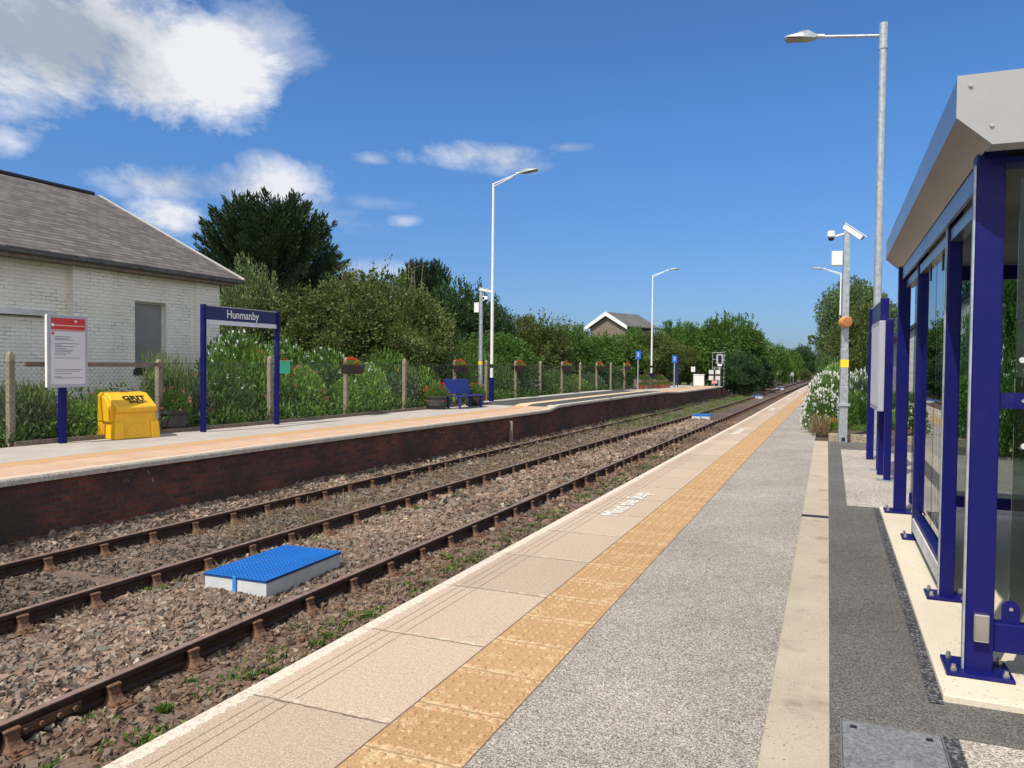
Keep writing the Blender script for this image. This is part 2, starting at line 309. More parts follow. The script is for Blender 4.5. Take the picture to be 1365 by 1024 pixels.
M['channel'] = uvmat('channel_concrete', f_conc((.36, .295, .215), (.50, .425, .32), .8))
M['slab'] = uvmat('slab_concrete', f_conc((.60, .52, .38), (.70, .62, .48), .2))
def f_far(t, b, u, x, y):     # far platform: nose, pink slabs, buff strip, tarmac
    fine = noise(t, u, 60, 3, .75); big = noise(t, u, 1.5, 5)
    c = ramp(t, big, [(.3, (.50, .33, .22)), (.7, (.62, .45, .32))])
    tl = mth(t, 'MULTIPLY', mth(t, 'GREATER_THAN', x, .98), mth(t, 'LESS_THAN', x, 1.40)); c = mixc(t, tl, c, (.53, .34, .17))
    gy = mth(t, 'GREATER_THAN', x, 1.40); c = mixc(t, gy, c, ramp(t, big, [(.3, (.40, .36, .31)), (.7, (.50, .46, .41))]))
    no = mth(t, 'LESS_THAN', x, .12); c = mixc(t, mth(t, 'MULTIPLY', no, .8), c, (.62, .57, .47))
    e = mth(t, 'MAXIMUM', line_mask(t, x, .98, .03), line_mask(t, x, 1.4, .02)); e = mth(t, 'MAXIMUM', e, line_mask(t, x, .3, .02)); c = mixc(t, mth(t, 'MULTIPLY', e, .5), c, (.2, .13, .08))
    c = mixc(t, .45, c, ramp(t, fine, [(.35, (.35, .28, .22)), (.65, (1.25, 1.2, 1.15))]), 'MULTIPLY')
    t.links.new(c, b.inputs['Base Color']); bump(t, b, fine, .003)
M['farplat'] = uvmat('far_platform_paving', f_far)
def f_hump(t, b, u, x, y):
    fine = noise(t, u, 60, 3, .75)
    c = ramp(t, fine, [(.3, (.035, .033, .03)), (.7, (.10, .095, .085))])
    no = mth(t, 'LESS_THAN', x, .16); c = mixc(t, no, c, (.50, .45, .36))
    tl = mth(t, 'MULTIPLY', mth(t, 'GREATER_THAN', x, .95), mth(t, 'LESS_THAN', x, 1.38)); c = mixc(t, tl, c, (.60, .46, .26))
    gy = mth(t, 'GREATER_THAN', x, 2.65); c = mixc(t, gy, c, (.42, .40, .36))
    t.links.new(c, b.inputs['Base Color']); bump(t, b, fine, .003)
M['hump'] = uvmat('raised_paving', f_hump)
def f_brick(dark):
    def f(t, b, u, x, y):
        br = nn(t, 'ShaderNodeTexBrick', i_Scale=1.0); t.links.new(u, br.inputs['Vector'])
        br.inputs['Brick Width'].default_value = .225; br.inputs['Row Height'].default_value = .078; br.inputs['Mortar Size'].default_value = .009; br.inputs['Bias'].default_value = -.2
        br.inputs['Color1'].default_value = (.19, .055, .032, 1); br.inputs['Color2'].default_value = (.045, .024, .022, 1); br.inputs['Mortar'].default_value = (.10, .078, .06, 1)
        big = noise(t, u, .8, 6, .7); c = mixc(t, mth(t, 'MULTIPLY', mth(t, 'SUBTRACT', .58, big), 5, clamp=True), br.outputs[0], (.045, .032, .028))
        c = mixc(t, .5, c, ramp(t, noise(t, u, 25, 4), [(.3, (.5, .5, .5)), (.7, (1.5, 1.4, 1.3))]), 'MULTIPLY')
        w = mth(t, 'GREATER_THAN', noise(t, u, 2.7, 9, .72, .5), .66); c = mixc(t, mth(t, 'MULTIPLY', w, .5), c, (.42, .38, .33))
        t.links.new(c, b.inputs['Base Color']); bump(t, b, mth(t, 'ADD', br.outputs[1], mth(t, 'MULTIPLY', noise(t, u, 40, 3), .3)), -.008)
    return f
M['brick'] = uvmat('sooty_brick', f_brick(1))
def f_wbrick(t, b, u, x, y):
    br = nn(t, 'ShaderNodeTexBrick', i_Scale=1.0); t.links.new(u, br.inputs['Vector'])
    br.inputs['Brick Width'].default_value = .225; br.inputs['Row Height'].default_value = .078; br.inputs['Mortar Size'].default_value = .007
    br.inputs['Color1'].default_value = (.86, .83, .72, 1); br.inputs['Color2'].default_value = (.80, .77, .67, 1); br.inputs['Mortar'].default_value = (.72, .69, .59, 1)
    big = noise(t, u, 1.1, 7, .7); c = mixc(t, mth(t, 'MULTIPLY', mth(t, 'SUBTRACT', big, .5), 3, clamp=True), br.outputs[0], (.60, .55, .43))
    ck = mth(t, 'MULTIPLY', mth(t, 'LESS_THAN', br.outputs[1], .5), 0.0)
    worn = mth(t, 'MULTIPLY', mth(t, 'GREATER_THAN', br.outputs[1], .3), mth(t, 'GREATER_THAN', noise(t, u, 1.7, 5, .7), .56)); c = mixc(t, mth(t, 'MULTIPLY', worn, .6), c, (.25, .22, .18))
    t.links.new(c, b.inputs['Base Color']); bump(t, b, br.outputs[1], -.008)
M['wbrick'] = uvmat('painted_brick', f_wbrick)
def f_slate(t, b, u, x, y):
    br = nn(t, 'ShaderNodeTexBrick', i_Scale=1.0); t.links.new(u, br.inputs['Vector'])
    br.inputs['Brick Width'].default_value = .30; br.inputs['Row Height'].default_value = .21; br.inputs['Mortar Size'].default_value = .004
    br.inputs['Color1'].default_value = (.18, .16, .146, 1); br.inputs['Color2'].default_value = (.10, .09, .085, 1); br.inputs['Mortar'].default_value = (.03, .027, .025, 1)
    big = noise(t, u, .5, 6, .7); mp = nn(t, 'ShaderNodeMapping'); mp.inputs['Scale'].default_value = (.6, 5, 1); t.links.new(u, mp.inputs[0])
    c = mixc(t, .5, br.outputs[0], ramp(t, noise(t, mp.outputs[0], 2.2, 6, .7), [(.3, (.55, .55, .55)), (.7, (1.5, 1.45, 1.3))]), 'MULTIPLY')
    li = mth(t, 'MULTIPLY', mth(t, 'SUBTRACT', noise(t, u, 3.5, 9, .8), .55), 5, clamp=True); c = mixc(t, mth(t, 'MULTIPLY', li, .45), c, (.32, .28, .20)); yw = mth(t, 'ADD', y, mth(t, 'MULTIPLY', mth(t, 'SUBTRACT', noise(t, u, 3.0, 4, .7), .5), .06)); c = mixc(t, mth(t, 'MULTIPLY', line_mask(t, yw, 0.0, .045, .21), .75), c, (.045, .04, .04))
    t.links.new(c, b.inputs['Base Color'])
    saw = mth(t, 'FRACT', mth(t, 'DIVIDE', y, .21)); bump(t, b, mth(t, 'SUBTRACT', mth(t, 'MULTIPLY', saw, -1.0), br.outputs[1]), .02)

M['slate'] = uvmat('stone_slate', f_slate)
def f_block(t, b, u, x, y):
    br = nn(t, 'ShaderNodeTexBrick', i_Scale=1.0); t.links.new(u, br.inputs['Vector'])
    br.inputs['Brick Width'].default_value = .44; br.inputs['Row Height'].default_value = .22; br.inputs['Mortar Size'].default_value = .008
    br.inputs['Color1'].default_value = (.33, .34, .34, 1); br.inputs['Color2'].default_value = (.27, .28, .28, 1); br.inputs['Mortar'].default_value = (.2, .2, .2, 1)
    t.links.new(br.outputs[0], b.inputs['Base Color']); bump(t, b, noise(t, u, 30, 4), .005)
M['block'] = uvmat('breeze_block', f_block)
def ballast_mat(name, island):
    m, t, b = base_mat(name, .9)
    cols = [(.0, (.08, .055, .040)), (.2, (.17, .12, .085)), (.42, (.27, .185, .135)), (.6, (.21, .17, .138)), (.78, (.34, .25, .185)), (.93, (.16, .16, .142)), (1.0, (.48, .40, .31))]
    v = vec(t)
    if island:
        g = t.nodes.new('ShaderNodeNewGeometry'); c = ramp(t, g.outputs['Random Per Island'], cols)
        big = noise(t, v, .55, 5, .6); c = mixc(t, .75, c, ramp(t, big, [(.35, (.55, .52, .5)), (.6, (1.05, 1.0, .95))]), 'MULTIPLY')
        t.links.new(c, b.inputs['Base Color']); bump(t, b, noise(t, v, 90, 3), .003)
    else:
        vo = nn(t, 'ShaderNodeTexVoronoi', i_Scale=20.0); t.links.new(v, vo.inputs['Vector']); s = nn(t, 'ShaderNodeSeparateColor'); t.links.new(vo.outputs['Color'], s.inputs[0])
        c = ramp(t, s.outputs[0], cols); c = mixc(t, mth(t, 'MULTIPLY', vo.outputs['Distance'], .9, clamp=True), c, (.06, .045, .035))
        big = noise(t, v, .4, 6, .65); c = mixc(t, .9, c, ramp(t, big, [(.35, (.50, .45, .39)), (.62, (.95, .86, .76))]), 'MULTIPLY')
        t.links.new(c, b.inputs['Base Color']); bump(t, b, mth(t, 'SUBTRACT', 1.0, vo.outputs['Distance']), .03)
    return m
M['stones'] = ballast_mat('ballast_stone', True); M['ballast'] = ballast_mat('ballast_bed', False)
# ------------------------------------------------------------------ mesh helpers
class MB:
    def __init__(s): s.v = []; s.f = []; s.uv = {}
    def add(s, vs_, fs, uvs=None):
        o = len(s.v); s.v += [tuple(p) for p in vs_]
        for i, f in enumerate(fs):
            if uvs: s.uv[len(s.f)] = uvs[i]
            s.f.append(tuple(o+k for k in f))
        return s
    def box(s, c, d, rz=0, rx=0, ry=0, tap=1.0):
        m = Matrix.Rotation(rz, 3, 'Z') @ Matrix.Rotation(ry, 3, 'Y') @ Matrix.Rotation(rx, 3, 'X'); c = Vector(c); vs_ = []
        for z in (-.5, .5):
            k = tap if z > 0 else 1
            for x, y in ((-.5, -.5), (.5, -.5), (.5, .5), (-.5, .5)): vs_.append(c+m @ Vector((x*d[0]*k, y*d[1]*k, z*d[2])))
        return s.add(vs_, [(3, 2, 1, 0), (4, 5, 6, 7), (0, 1, 5, 4), (1, 2, 6, 5), (2, 3, 7, 6), (3, 0, 4, 7)])
    def bb(s, a, b): return s.box([(a[i]+b[i])/2 for i in range(3)], [abs(b[i]-a[i]) for i in range(3)])
    def tube(s, pts, rs, n=8, cap=True):
        pts = [Vector(p) for p in pts]; rs = rs if hasattr(rs, '__len__') else [rs]*len(pts); o = len(s.v); vs_ = []
        for i, p in enumerate(pts):
            d = (pts[min(i+1, len(pts)-1)]-pts[max(i-1, 0)]).normalized(); a = Vector((0, 0, 1)) if abs(d.z) < .9 else Vector((1, 0, 0))
            e1 = d.cross(a).normalized(); e2 = d.cross(e1)
            for k in range(n): vs_.append(p+(e1*cos(2*pi*k/n)+e2*sin(2*pi*k/n))*rs[i])
        fs = [(i*n+k, i*n+(k+1) % n, (i+1)*n+(k+1) % n, (i+1)*n+k) for i in range(len(pts)-1) for k in range(n)]
        if cap: fs += [tuple(range(n))[::-1], tuple((len(pts)-1)*n+k for k in range(n))]
        return s.add(vs_, fs)
    def lathe(s, prof, n=20, c=(0, 0, 0)):
        vs_ = [(c[0]+r*cos(2*pi*k/n), c[1]+r*sin(2*pi*k/n), c[2]+z) for r, z in prof for k in range(n)]
        fs = [(i*n+k, i*n+(k+1) % n, (i+1)*n+(k+1) % n, (i+1)*n+k) for i in range(len(prof)-1) for k in range(n)]
        fs += [tuple(range(n))[::-1], tuple((len(prof)-1)*n+k for k in range(n))]
        return s.add(vs_, fs)
    def prism(s, poly, a, b, ax='y'):   # poly of 2D points swept from a to b along ax
        def P(p, q): return (p[0], q, p[1]) if ax == 'y' else ((q, p[0], p[1]) if ax == 'x' else (p[0], p[1], q))
        n = len(poly); vs_ = [P(p, a) for p in poly]+[P(p, b) for p in poly]
        return s.add(vs_, [tuple(range(n)), tuple(range(2*n-1, n-1, -1))]+[(k, n+k, n+(k+1) % n, (k+1) % n) for k in range(n)])
    def quad(s, a, b, c, d, uv=None): return s.add([a, b, c, d], [(0, 1, 2, 3)], [uv] if uv else None)
    def build(s, name, mat, parent=None, bevel=0, smooth=False, boxuv=None, mats=None):
        me = bpy.data.meshes.new(name); me.from_pydata(s.v, [], s.f)
        if s.uv or boxuv:
            ul = me.uv_layers.new(name='UVMap')
            for p in me.polygons:
                q = s.uv.get(p.index)
                for j, li in enumerate(p.loop_indices):
                    if q: ul.data[li].uv = q[j]
                    else:
                        c = me.vertices[me.loops[li].vertex_index].co; n = p.normal
                        ul.data[li].uv = (c.y, c.z) if abs(n.x) > .6 else ((c.x, c.z) if abs(n.y) > .6 else (c.x, c.y))
        return finish(me, name, mat, parent, bevel, smooth)
def finish(me, name, mat, parent=None, bevel=0, smooth=False):
    me.materials.append(mat); me.validate(); me.update()
    bm_fix(me) if len(me.polygons) < 3000 else None
    if smooth:
        me.polygons.foreach_set('use_smooth', [True]*len(me.polygons))
    o = bpy.data.objects.new(name, me); COL.objects.link(o)
    if parent: o.parent = parent
    if smooth == 'auto':
        try:
            me.set_sharp_from_angle(angle=RD(35))
        except Exception: pass
    if bevel:
        b = o.modifiers.new('bevel', 'BEVEL'); b.width = bevel; b.segments = 2; b.limit_method = 'ANGLE'; b.angle_limit = RD(40)
    return o
import bmesh
def bm_fix(me):
    b = bmesh.new(); b.from_mesh(me); bmesh.ops.recalc_face_normals(b, faces=b.faces); b.to_mesh(me); b.free()
def tag(o, label=None, cat=None, group=None, kind=None):
    if label: o['label'] = label
    if cat: o['category'] = cat
    if group: o['group'] = group
    if kind: o['kind'] = kind
    return o
def thing(name, label, cat, loc=(0, 0, 0), rz=0, group=None):
    o = bpy.data.objects.new(name, None); COL.objects.link(o); o.location = loc; o.rotation_euler = (0, 0, rz); o.empty_display_size = .2
    return tag(o, label, cat, group)
def dup(root, loc, rz=0, label=None, scale=None):
    r = root.copy(); COL.objects.link(r); r.location = loc; r.rotation_euler = (0, 0, rz)
    if label: r['label'] = label
    if scale: r.scale = scale
    for ch in list(root.children):
        c = ch.copy(); COL.objects.link(c); c.parent = r
        for g in ch.children:
            d = g.copy(); COL.objects.link(d); d.parent = c
    return r
def struct(o): o['kind'] = 'structure'; return o
def txt(body, size, mat, parent, loc, rot, name='lettering', ext=.001, sx=1.0, align='CENTER', bold=0):
    cu = bpy.data.curves.new(name, 'FONT'); cu.body = body; cu.size = size; cu.extrude = ext; cu.align_x = align; cu.align_y = 'CENTER'; cu.offset = bold
    tmp = bpy.data.objects.new('tmp', cu); COL.objects.link(tmp); dg = bpy.context.evaluated_depsgraph_get()
    me = bpy.data.meshes.new_from_object(tmp.evaluated_get(dg)); bpy.data.objects.remove(tmp); me.name = name
    me.materials.clear(); me.materials.append(mat); me.shade_flat()
    o = bpy.data.objects.new(name, me); COL.objects.link(o); o.location = loc; o.rotation_euler = rot; o.scale = (sx, 1, 1)
    if parent: o.parent = parent
    return o
def PL(pts): ys = [p[0] for p in pts]; xs = [p[1] for p in pts]; return lambda y: float(np.interp(y, ys, xs))
def smoothPL(pts):
    f = PL(pts); return lambda y: (f(y-3)+f(y-1.5)+f(y)*2+f(y+1.5)+f(y+3))/6
def strip(name, fl, fr, z, y0, y1, mat, step=1.0, fz=None, parent=None):
    b = MB(); n = max(1, int((y1-y0)/step)); ys = [y0+(y1-y0)*i/n for i in range(n+1)]
    for a, c in zip(ys[:-1], ys[1:]):
        za = fz(a) if fz else z; zc = fz(c) if fz else z
        b.quad((fl(a), a, za), (fr(a), a, za), (fr(c), c, zc), (fl(c), c, zc), [(0, a), (fr(a)-fl(a), a), (fr(c)-fl(c), c), (0, c)])
    return struct(b.build(name, mat, parent))
K = lambda c: (lambda y: c)
# ------------------------------------------------------------------ ground, track bed, platforms (the setting)
EDGE = smoothPL([(-10, -2.36), (2, -2.29), (4, -2.27), (13, -2.20), (21, -2.09), (51, -1.88), (75, -1.45)])
TL = smoothPL([(-10, -1.57), (14, -1.55), (21, -1.52), (43, -1.37), (75, -.95)])
TR = lambda y: TL(y)+.41
CLf = smoothPL([(-10, -.16), (2.8, -.215), (7.6, -.23), (12.3, -.25), (17, -.28), (40, -.2), (75, .25)])
R_near = smoothPL([(-10, -4.62), (7, -4.56), (20, -4.42), (33, -4.22), (50, -3.97), (90, -3.35), (142, -2.4), (220, -1.0)])
R_near2 = lambda y: R_near(y)+1.62
R_mid = smoothPL([(-10, -6.56), (8, -6.50), (22, -6.14), (36, -5.68), (55, -5.28), (90, -4.72), (142, -3.9), (220, -2.6)])
R_far = smoothPL([(-10, -8.22), (8, -8.12), (22, -7.78), (36, -7.36), (55, -6.93), (90, -6.35), (142, -5.5), (220, -4.2)])
FE = smoothPL([(-10, -8.95), (6, -8.85), (10, -8.76), (19, -8.2), (23, -8.05), (30, -7.95), (41, -7.55), (51, -7.05), (60, -6.9), (75, -6.5)])
KB = smoothPL([(-10, -12.4), (8, -12.05), (13, -11.55), (20, -11.25), (24, -11.15), (36, -11.0), (42, -10.6), (60, -9.8), (75, -9.3)])
HZ = PL([(-10, 0), (22.6, 0), (23.4, .10), (38.5, .10), (41.5, 0), (80, 0)])
g = MB(); g.quad((-1500, -300, -1.2), (1500, -300, -1.2), (1500, 4000, -1.2), (-1500, 4000, -1.2), [(0, 0), (1, 0), (1, 1), (0, 1)])
struct(g.build('ground', M['grass_ground']))
def bz(x, y):       # ballast surface height
    fe = FE(y) if y < 58 else -20
    z = -.972+.012*sin(x*3.1+y*1.3)+.012*sin(y*2.7-x)
    d = x-fe
    if d < .75: z += .20*(1-max(0, d)/.75)**1.2
    d2 = (R_near(y)+R_mid(y))/2; z += .02*math.exp(-((x-d2)/.5)**2)
    return z
xs = [-9.6+i*.12 for i in range(67)]; ys = [-3+i*.25 for i in range(13*4)]+[10+i*.6 for i in range(110)]+[76+i*4 for i in range(45)]
b = MB()
for y in ys:
    for x in xs:
        sh = 0 if y < 40 else R_near(y)-R_near(40)
        b.v.append((x+sh*.9, y, bz(x+sh*.9, y)+random.uniform(-.008, .008)))
nx = len(xs)
b.f = [(j*nx+i, j*nx+i+1, (j+1)*nx+i+1, (j+1)*nx+i) for j in range(len(ys)-1) for i in range(nx-1)]
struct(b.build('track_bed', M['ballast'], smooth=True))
# near platform
def body(name, fl, fr, ztop, zbot, y0, y1, mat, step=2.0, fz=None):
    b = MB(); n = int((y1-y0)/step); ys = [y0+(y1-y0)*i/n for i in range(n+1)]
    zt = lambda y: (fz(y) if fz else 0)+ztop
    for a, c in zip(ys[:-1], ys[1:]):
        for fx, sgn in ((fl, 1), (fr, -1)):
            b.quad((fx(a), a, zbot), (fx(a), a, zt(a)), (fx(c), c, zt(c)), (fx(c), c, zbot), [(a, zbot), (a, zt(a)), (c, zt(c)), (c, zbot)])
        b.quad((fl(a), a, zt(a)), (fr(a), a, zt(a)), (fr(c), c, zt(c)), (fl(c), c, zt(c)), [(0, a), (1, a), (1, c), (0, c)])
    for y in (y0, y1): b.quad((fl(y), y, zbot), (fr(y), y, zbot), (fr(y), y, zt(y)), (fl(y), y, zt(y)), [(0, zbot), (fr(y)-fl(y), zbot), (fr(y)-fl(y), 0), (0, 0)])
    return struct(b.build(name, mat))
body('platform_base', lambda y: EDGE(y)+.06, lambda y: TR(y)-.02, -.075, -1.25, -4, 72, M['brick'])
def coping(name, fe, sgn, y0, y1, fz=None):   # rounded nosing of slabs, each end a hair lower
    b = MB(); y = y0
    while y < y1:
        e = min(y+.885, y1)
        for a, c in ((y, e),):
            za = fz(a) if fz else 0; zc = fz(c) if fz else 0
            prof = [(-.012, -.012), (-.02, -.03), (-.02, -.085), (.30, -.085), (.30, -.006), (0, -.004)]
            vs_ = [(fe(a)+sgn*p[0], a, za+p[1]) for p in prof]+[(fe(c)+sgn*p[0], c, zc+p[1]) for p in prof]; n = len(prof)
            b.add(vs_, [tuple(range(n)), tuple(range(2*n-1, n-1, -1))]+[(k, n+k, n+(k+1) % n, (k+1) % n) for k in range(n)])
        y += .89
    return struct(b.build(name, M['coping'], boxuv=True))
M['coping'] = var_mat('coping_stone', (.34, .29, .22), (.52, .46, .37), 5, .9, fine=45, bmp=.004, c3=(.62, .57, .47))
coping('platform_coping', EDGE, 1, -3, 72)
strip('platform_paving', EDGE, TL, 0, -3, 72, M['paver'], .5)
strip('tactile_paving', TL, TR, 0, -3, 72, M['tact'], .5)
# blisters of the tactile paving
b = MB()
rowd = .0667
for i in range(-5, 330):
    y = .77+.4*(i//6)+rowd*(i % 6+.5)
    if y < 1.6 or y > 21: continue
    for k in range(6):
        x = TL(y)+.035+.0667*k+.004; r = .0125
        if random.random() < .04: continue
        n = 8; vs_ = [(x+r*1.25*cos(2*pi*j/n), y+r*1.25*sin(2*pi*j/n), 0.0005) for j in range(n)]+[(x+r*.75*cos(2*pi*j/n), y+r*.75*sin(2*pi*j/n), .0075) for j in range(n)]
        b.add(vs_, [(j, (j+1) % n, n+(j+1) % n, n+j) for j in range(n)]+[tuple(range(n, 2*n))])
bl = b.build('tactile_blister', var_mat('blister', (.36, .215, .10), (.48, .31, .15), 14, .8, obj=False)); bl['kind'] = 'structure'
strip('platform_tarmac', TR, CLf, 0, -3, 72, M['grit'], 1)
CH_R = PL([(-10, .03), (3, .02), (8, 0), (15.9, -.04), (16, -.04)])
strip('drain_channel', CLf, CH_R, -.002, -3, 15.75, M['channel'], 1)
strip('asphalt_path', CH_R, K(14), 0, -3, 15.75, M['asphalt'], 1)
struct(MB().bb((-1.0, -4, -1.25), (14, 15.7, -.02)).build('platform_fill', M['conc']))
strip('garden_soil', lambda y: CLf(y), K(40), -.02, 15.75, 90, M['soil'], 5)
strip('gritted_patch', K(.17), K(3.6), .004, 8.46, 14.25, M['gritwarm'], 1)
strip('gritted_patch', K(.47), K(3.6), .004, -3, 3.30, M['gritwarm'], 1)
strip('tar_seam', K(.415), K(.47), .005, -3, 3.30, M['tar'], 1)
strip('tar_seam', K(.405), K(.46), .005, 3.62, 8.4, M['tar'], 1)
strip('concrete_patch', K(.03), K(.415), .0035, -3, 3.34, M['asphalt'], 1)
# manhole cover frame in the near corner
t = thing('access_cover', 'square grey metal access cover set in the tarmac near the shelter', 'access cover', (.235, 3.02, .006))
MB().bb((-.17, -.26, 0), (.17, .26, .006)).build('cover_plate', var_mat('cover_plate', (.13, .13, .13), (.2, .2, .2), 5, .6, fine=60, bmp=.002), t)
fr = MB()
for a, c in (((-.178, -.268, 0), (-.172, .268, .008)), ((.172, -.268, 0), (.178, .268, .008)), ((-.172, -.268, 0), (.172, -.262, .008)), ((-.172, .262, 0), (.172, .268, .008))): fr.bb(a, c)
fr.build('frame', M['bolt'], t)
for sx, sy in ((-.13, .21), (.13, .21)): MB().bb((sx-.012, sy-.012, .0062), (sx+.012, sy+.012, .0075)).build('key_hole', M['black'], t)
# painted words on the near platform
M['roadpaint'] = var_mat('line_paint', (.58, .54, .47), (.80, .77, .70), 9, .95, spec=.05)
for y in (7.62, 17.1, 26.5, 36.0, 46.0):
    o = txt('Mind the Step', .25, M['roadpaint'], None, (-1.87+(.04 if y > 10 else 0)+(TL(y)+1.55)*.8, y, .005), (0, 0, pi/2), 'painted_words', ext=.0005)
    q_ = bmesh.new(); q_.from_mesh(o.data); g2 = bmesh.ops.duplicate(q_, geom=q_.verts[:]+q_.edges[:]+q_.faces[:]); bmesh.ops.translate(q_, verts=[v for v in g2['geom'] if isinstance(v, bmesh.types.BMVert)], vec=(.011, .004, .0004)); q_.to_mesh(o.data); q_.free(); o.data.shade_flat()
    near = {7.62: 'white painted words Mind the Step nearest the camera on the pink paving', 17.1: 'second white Mind the Step painted along the pink platform paving', 26.5: 'third white Mind the Step painted farther along the platform', 36.0: 'fourth white Mind the Step painted far along the platform', 46.0: 'farthest white Mind the Step painted near the platform end'}[y]
    tag(o, near, 'painted words', 'Mind the Step markings')
# drain slot across the channel
gb = MB().bb((-.235, 7.70, -.0015), (-.002, 7.80, .002)); o = gb.build('drain_slot', M['black']); tag(o, 'small dark drain slot across the pale concrete channel', 'drain')
# far platform
body('far_platform_base', lambda y: FE(y)-.05, lambda y: KB(y)-.1, -.08, -1.25, -6, 55, M['brick'], 1.0, HZ)
coping('far_platform_coping', FE, -1, -6, 55, HZ)
def strip2(name, fl, fr, y0, y1, mat, fz): # u grows away from the platform edge
    b = MB(); n = int((y1-y0)/.5); ys = [y0+(y1-y0)*i/n for i in range(n+1)]
    for a, c in zip(ys[:-1], ys[1:]):
        b.quad((fr(a), a, fz(a)), (fl(a), a, fz(a)), (fl(c), c, fz(c)), (fr(c), c, fz(c)), [(fl(a)-fr(a), a), (0, a), (0, c), (fl(c)-fr(c), c)])
    return struct(b.build(name, mat))
strip2('far_platform_paving', FE, KB, -6, 23, M['farplat'], HZ)
strip2('far_platform_hump', FE, KB, 23, 41.5, M['hump'], HZ)
strip2('far_platform_paving', FE, KB, 41.5, 55, M['farplat'], HZ)
EZ = PL([(55, 0), (61, -.93), (80, -.93)])
b = MB()
for a, c in ((55, 58), (58, 61)):
    b.quad((FE(a), a, EZ(a)), (FE(c), c, EZ(c)), (KB(c), c, EZ(c)), (KB(a), a, EZ(a)), [(0, a), (0, c), (2, c), (2, a)])
    b.quad((FE(a), a, -1.25), (FE(c), c, -1.25), (FE(c), c, EZ(c)), (FE(a), a, EZ(a)), [(a, -1.25), (c, -1.25), (c, EZ(c)), (a, EZ(a))])
struct(b.build('platform_end_ramp', M['brick']))
# garden ground behind the far platform, kerb board
b = MB(); n = 12; yy = [-40+i*10 for i in range(11)]
for a, c in zip(yy[:-1], yy[1:]): b.quad((-90, a, -.06), (KB(a), a, -.06), (KB(c), c, -.06), (-90, c, -.06))
b.quad((-90, -40, -1.25), (-90, -40, -.06), (KB(-40), -40, -.06), (KB(-40), -40, -1.25)); b.quad((-90, 60, -1.25), (KB(60), 60, -1.25), (KB(60), 60, -.06), (-90, 60, -.06))
struct(b.build('garden_ground', M['soil']))
b = MB(); y = 8.3
while y < 42:
    e = y+2.4; b.add([(KB(y), y, -.05), (KB(y)-.06, y, -.05), (KB(y)-.06, y, .075), (KB(y), y, .075), (KB(e), e-.02, -.05), (KB(e)-.06, e-.02, -.05), (KB(e)-.06, e-.02, .075), (KB(e), e-.02, .075)], [(0, 1, 2, 3), (7, 6, 5, 4), (0, 4, 5, 1), (1, 5, 6, 2), (2, 6, 7, 3), (3, 7, 4, 0)]); y = e
ob = b.build('edging_board', M['wood']); tag(ob, 'long timber edging board along the back of the far platform', 'edging')
# ------------------------------------------------------------------ rails with chairs, sleepers
PROF = [(-.035, 0), (-.035, -.035), (-.012, -.055), (-.010, -.105), (-.030, -.122), (-.030, -.145), (.030, -.145), (.030, -.122), (.010, -.105), (.012, -.055), (.035, -.035), (.035, 0), (.028, .006), (-.028, .006)]
def chair_mesh():
    b = MB(); b.bb((-.19, -.085, -.182), (.19, .085, -.158)); b.bb((-.13, -.07, -.158), (.13, .07, -.146))
    for s in (-1, 1):
        o = len(b.v); secs = [(-.146, .032, .125, .062), (-.125, .032, .098, .050), (-.095, .030, .078, .040), (-.060, .030, .070, .042), (-.036, .034, .072, .052), (-.028, .036, .066, .050)]
        for z, xa, xb, w in secs: b.v += [(s*xa, -w, z), (s*xb, -w, z), (s*xb, w, z), (s*xa, w, z)]
        n = len(secs)
        b.f += [(o+i*4+k, o+i*4+(k+1) % 4, o+(i+1)*4+(k+1) % 4, o+(i+1)*4+k) for i in range(n-1) for k in range(4)]+[(o, o+1, o+2, o+3), tuple(o+(n-1)*4+k for k in range(4))]
        for yy_ in (-.052, .052):
            b.tube([(s*.158, yy_, -.16), (s*.158, yy_, -.138)], .024, 6); b.tube([(s*.158, yy_, -.138), (s*.158, yy_, -.112)], .013, 6)
    b.box((-.052, 0, -.078), (.042, .10, .06))
    return b.build('rail_chair', M['rust'], bevel=.004)
CHAIR = chair_mesh()
rails = []
RL = [('rusty rail nearest the camera platform, mostly hidden below its edge', R_near2, 80), ('long rusty rail crossing the lower left corner, closest in full view', R_near, 98), ('middle rusty rail just beyond the blue topped boxes', R_mid, 98), ('farthest rusty rail running beside the far platform wall', R_far, 98)]
SLY = [.95+.715*i for i in range(-1, 110)]
first = True
for lab, fx, nc in RL:
    e = thing('rail', lab, 'rail', (0, 0, -.8), 0, 'railway rails')
    b = MB(); ys = [-3+1.5*i for i in range(55)]+[80+4*i for i in range(32)]; n = len(PROF)
    for y in ys: b.v += [(fx(y)+p[0], y, p[1]) for p in PROF]
    b.f = [(i*n+k, i*n+(k+1) % n, (i+1)*n+(k+1) % n, (i+1)*n+k) for i in range(len(ys)-1) for k in range(n)]
    b.build('rail_bar', M['rail'], e)
    for i in range(nc):
        y = SLY[i]
        if first: c = CHAIR; first = False
        else: c = CHAIR.copy(); COL.objects.link(c)
        c.location = (fx(y), y, 0); c.parent = e; c.rotation_euler = (0, 0, random.uniform(-.03, .03))
    if fx is R_near:      # bolted fishplate joint at the lower left
        f = MB()
        for s in (-1, 1): f.bb((fx(3.35)+s*.015, 3.12, -.112), (fx(3.35)+s*.032, 3.58, -.05))
        fp = f.build('fishplate', M['rust'], e, bevel=.003)
        for yy_ in (3.18, 3.29, 3.41, 3.52):
            q = MB(); q.tube([(fx(yy_)+.03, yy_, -.082), (fx(yy_)+.062, yy_, -.082)], .019, 6); q.build('bolt', M['rust'], fp)
SB = MB(); SB.bb((-1.3, -.125, -.13), (1.3, .125, 0)); SP = SB.build('sleeper', M['sleeper'], bevel=.008)
k = 0
